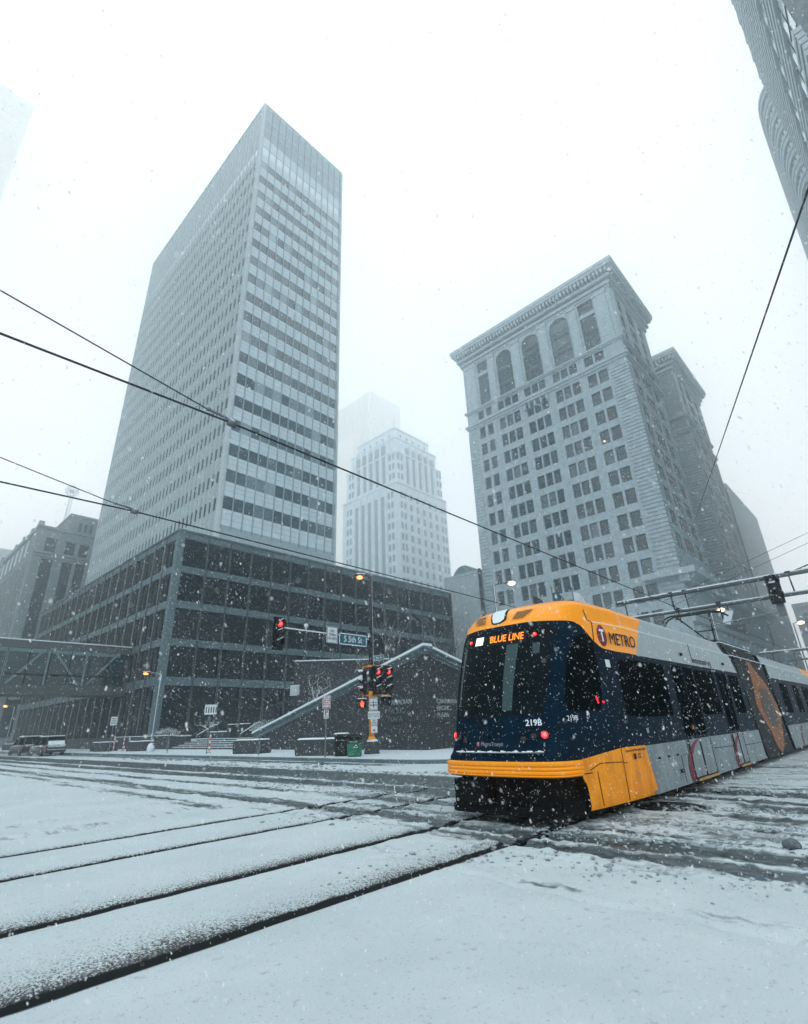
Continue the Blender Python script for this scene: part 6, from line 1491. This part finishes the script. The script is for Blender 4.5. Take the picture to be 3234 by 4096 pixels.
# parked cars far left
def car(c,ang,L_,W_,Hh,m_,label,suv=True,dark=False):
    t_=thing('parked_car',label,'car',(c[0],c[1],.0),'cars parked along the far kerb'); ca,sa=math.cos(ang),math.sin(ang)
    def tr(mb):
        mb.v=[(c[0]+x*ca-y*sa,c[1]+x*sa+y*ca,z) for x,y,z in mb.v]; return mb
    b=MB(); h1=Hh*.56
    sec=[(-L_/2,.42,h1-.12,.80),(-L_/2+.12,.30,h1,.93),(-L_*.25,.26,h1+.02,1),(L_*.25,.26,h1-.02,1),(L_/2-.25,.3,h1-.14,.94),(L_/2,.40,h1-.30,.80)]
    for y,z0,z1,k in sec:
        w_=W_/2*k; b.v+=[(-w_*.96,y,z0),(-w_,y,z0+.2),(-w_,y,z1-.14),(-w_*.9,y,z1),(w_*.9,y,z1),(w_,y,z1-.14),(w_,y,z0+.2),(w_*.96,y,z0)]
    for j in range(len(sec)-1):
        for i in range(8): b.f.append((8*j+i,8*j+(i+1)%8,8*j+8+(i+1)%8,8*j+8+i)); b.m.append(0)
    b.f.append(tuple(range(7,-1,-1))); b.f.append(tuple(8*(len(sec)-1)+i for i in range(8))); b.m+=[0,0]
    part(t_,'body',tr(b),m_)
    def cab(d,z0,z1,mb):
        f_=W_/2*.9; g_=W_/2*.74
        y0,y1,y2,y3=(-L_/2+.12,-L_/2+.42,L_*.08,L_*.25) if suv else (-L_*.36,-L_*.2,L_*.05,L_*.24)
        v=[(-f_-d,y0-d,z0),(f_+d,y0-d,z0),(f_+d,y3+d,z0),(-f_-d,y3+d,z0),(-g_-d,y1-d,z1),(g_+d,y1-d,z1),(g_+d,y2+d,z1),(-g_-d,y2+d,z1)]; n=len(mb.v); mb.v+=v
        for q in ((0,1,5,4),(1,2,6,5),(2,3,7,6),(3,0,4,7),(4,5,6,7)): mb.f.append(tuple(n+i for i in q)); mb.m.append(0)
        return mb
    part(t_,'cabin_glass',tr(cab(0,h1-.02,Hh-.06,MB())),M['t_glass'])
    pr_=MB(); f_=W_/2*.9; g_=W_/2*.74; y0,y1,y2,y3=(-L_/2+.12,-L_/2+.42,L_*.08,L_*.25) if suv else (-L_*.36,-L_*.2,L_*.05,L_*.24)
    for s in (-1,1):
        for a,b_ in ((y0,y1),(y3,y2)): pr_.tube([(s*f_,a,h1),(s*g_,b_,Hh-.05)],.05,5)
        pr_.tube([(s*(f_+.005),-L_*.08,h1),(s*(g_+.005),-L_*.06,Hh-.05)],.045,5)
    part(t_,'roof',tr(pr_.box(-g_-.03,g_+.03,y1-.05,y2+.05,Hh-.065,Hh)),m_)
    part(t_,'roof_snow',tr(MB().box(-g_,g_,y1,y2,Hh+.002,Hh+.07).box(-W_/2*.8,W_/2*.8,-L_/2+.02,-L_/2+.16,h1-.02,h1+.03)),M['snowcap'])
    if not dark:
        part(t_,'rear_window_snow',tr(MB().obox((-f_*.8,y0-.02,h1+.03),(f_*1.6,0,0),(0,.20,(Hh-h1)*.42),(0,-.02,.01))),M['snowcap'])
        part(t_,'tailgate_snow',tr(MB().box(-W_/2*.72,W_/2*.72,-L_/2-.05,-L_/2+.02,.72,.76).box(-W_/2*.76,W_/2*.76,-L_/2-.10,-L_/2+.05,.505,.54)),M['snowcap'])
    part(t_,'bumper',tr(MB().box(-W_/2*.84,W_/2*.84,-L_/2-.08,-L_/2+.1,.30,.50).box(-W_/2*.82,W_/2*.82,L_/2-.1,L_/2+.06,.30,.48)),M['metal_dark'])
    for s in (-1,1): part(t_,'tail_lamp',tr(MB().box(s*W_*.40-.07,s*W_*.40+.07,-L_/2-.02,-L_/2+.08,h1-.32,h1-.10)),M['t_maroon'])
    for s in (-1,1):
        for y in (-L_*.31,L_*.31):
            w_=part(t_,'wheel',tr(MB().lathe((s*W_*.46,y,.33),[(.2,.07),(.30,.07),(.33,.02),(.33,-.12)],18,0,(s,0,0))),M['tyre'],True); part(w_,'rim',tr(MB().lathe((s*(W_*.46+.072),y,.33),[(.19,0),(.05,.02)],12,0,(s,0,0))),M['metal_grey'],True)
car((14.9,60.2),.06,4.5,1.85,1.62,M['car'],'parked hatchback with snow-plastered rear window, nearer car at left')
car((14.6,66.6),.05,4.7,1.9,1.70,M['car2'],'dark parked car partly hidden behind the snowy hatchback',True,True)
# ================= falling snow: many small wet clumps through the whole crossing
rs=np.random.RandomState(77)
def flakes(n,x0,x1,y0,y1,z0,z1,keep,s0,s1):
    P=np.stack([x0+(x1-x0)*rs.rand(n),y0+(y1-y0)*rs.rand(n),z0+(z1-z0)*rs.rand(n)],1); d=np.linalg.norm(P-np.array([0,0,1.4]),axis=1)
    k=(rs.rand(n)<keep(d))&(d>.7); P=P[k]; return P,s0+(s1-s0)*rs.rand(len(P))**2.2
A_=[flakes(330000,-1,11,-3,13,.02,10,lambda d:np.clip(1.25-d/13,.12,1),.0016,.0058),
    flakes(210000,6,34,-2,36,.1,26,lambda d:np.clip(1.2-d/40,.15,1),.004,.0115),
    flakes(180000,10,75,2,70,.3,50,lambda d:np.clip(1-(d-30)/110,.3,1),.009,.021)]
P=np.concatenate([a for a,_ in A_]); S=np.concatenate([b_ for _,b_ in A_]); n=len(P)
S=np.minimum(S,.0026*np.linalg.norm(P-np.array([0,0,1.4]),axis=1)); inside=(P[:,0]>7)&(P[:,1]>3.6)&(P[:,1]<6.5)&(P[:,2]<3.5); P=P[~inside]; S=S[~inside]; n=len(P)
fall=np.array([.10,-.28,-1.0])+rs.randn(n,3)*.16; fall/=np.linalg.norm(fall,axis=1)[:,None]
ax=np.cross(fall,rs.randn(n,3)); ax/=np.linalg.norm(ax,axis=1)[:,None]; ay=np.cross(fall,ax)
el=1.2+1.3*rs.rand(n)
bx=np.cross(ax,ay)
def lin(a,b_,c): return P+(ax*a+ay*b_)*S[:,None]+bx*(S*c)[:,None]
rot=rs.randn(n,3); rot/=np.linalg.norm(rot,axis=1)[:,None]; ax=rot; ay=np.cross(rot,rs.randn(n,3)); ay/=np.linalg.norm(ay,axis=1)[:,None]
st_=fall*(S*(el-1)*.8)[:,None]
V6=np.stack([lin(0,0,.35),P+ax*S[:,None]+st_,P+ay*S[:,None]*.85+st_,P-ax*S[:,None]*.9-st_,P-ay*S[:,None]-st_],1).reshape(-1,3)
F8=np.array([(0,1,2),(0,2,3),(0,3,4),(0,4,1)]); F=(np.arange(n)[:,None,None]*5+F8[None]).reshape(-1,3)
me=bpy.data.meshes.new('falling_snow'); me.vertices.add(len(V6)); me.vertices.foreach_set('co',V6.astype('f4').ravel())
me.loops.add(F.size); me.loops.foreach_set('vertex_index',F.ravel().astype('i4')); me.polygons.add(len(F)); me.polygons.foreach_set('loop_start',np.arange(0,F.size,3,dtype='i4')); me.update(); me.validate()
FM=bpy.data.materials.new('snowflake'); FM.use_nodes=True; t=FM.node_tree; t.nodes.clear(); o_=t.nodes.new('ShaderNodeOutputMaterial'); mxs=t.nodes.new('ShaderNodeMixShader'); df=t.nodes.new('ShaderNodeBsdfDiffuse'); tl_=t.nodes.new('ShaderNodeBsdfTranslucent')
df.inputs[0].default_value=tl_.inputs[0].default_value=(.97,.98,.99,1); mxs.inputs[0].default_value=.62
t.links.new(df.outputs[0],mxs.inputs[1]); t.links.new(tl_.outputs[0],mxs.inputs[2]); t.links.new(mxs.outputs[0],o_.inputs[0])
me.materials.append(FM); o=bpy.data.objects.new('falling_snow',me); COL.objects.link(o); o['kind']='stuff'
# ================= snowy air
hz=MB().box(-95,270,-75,270,-1.6,312); hm=bpy.data.materials.new('snowy_air'); hm.use_nodes=True; t=hm.node_tree; t.nodes.remove(t.nodes['Principled BSDF'])
pv_=t.nodes.new('ShaderNodeVolumePrincipled'); pv_.inputs['Color'].default_value=(.91,.975,1.,1); pv_.inputs['Density'].default_value=.0030; pv_.inputs['Anisotropy'].default_value=.9
t.links.new(pv_.outputs[0],t.nodes['Material Output'].inputs['Volume'])
struct('haze',hz,hm,kind='stuff')
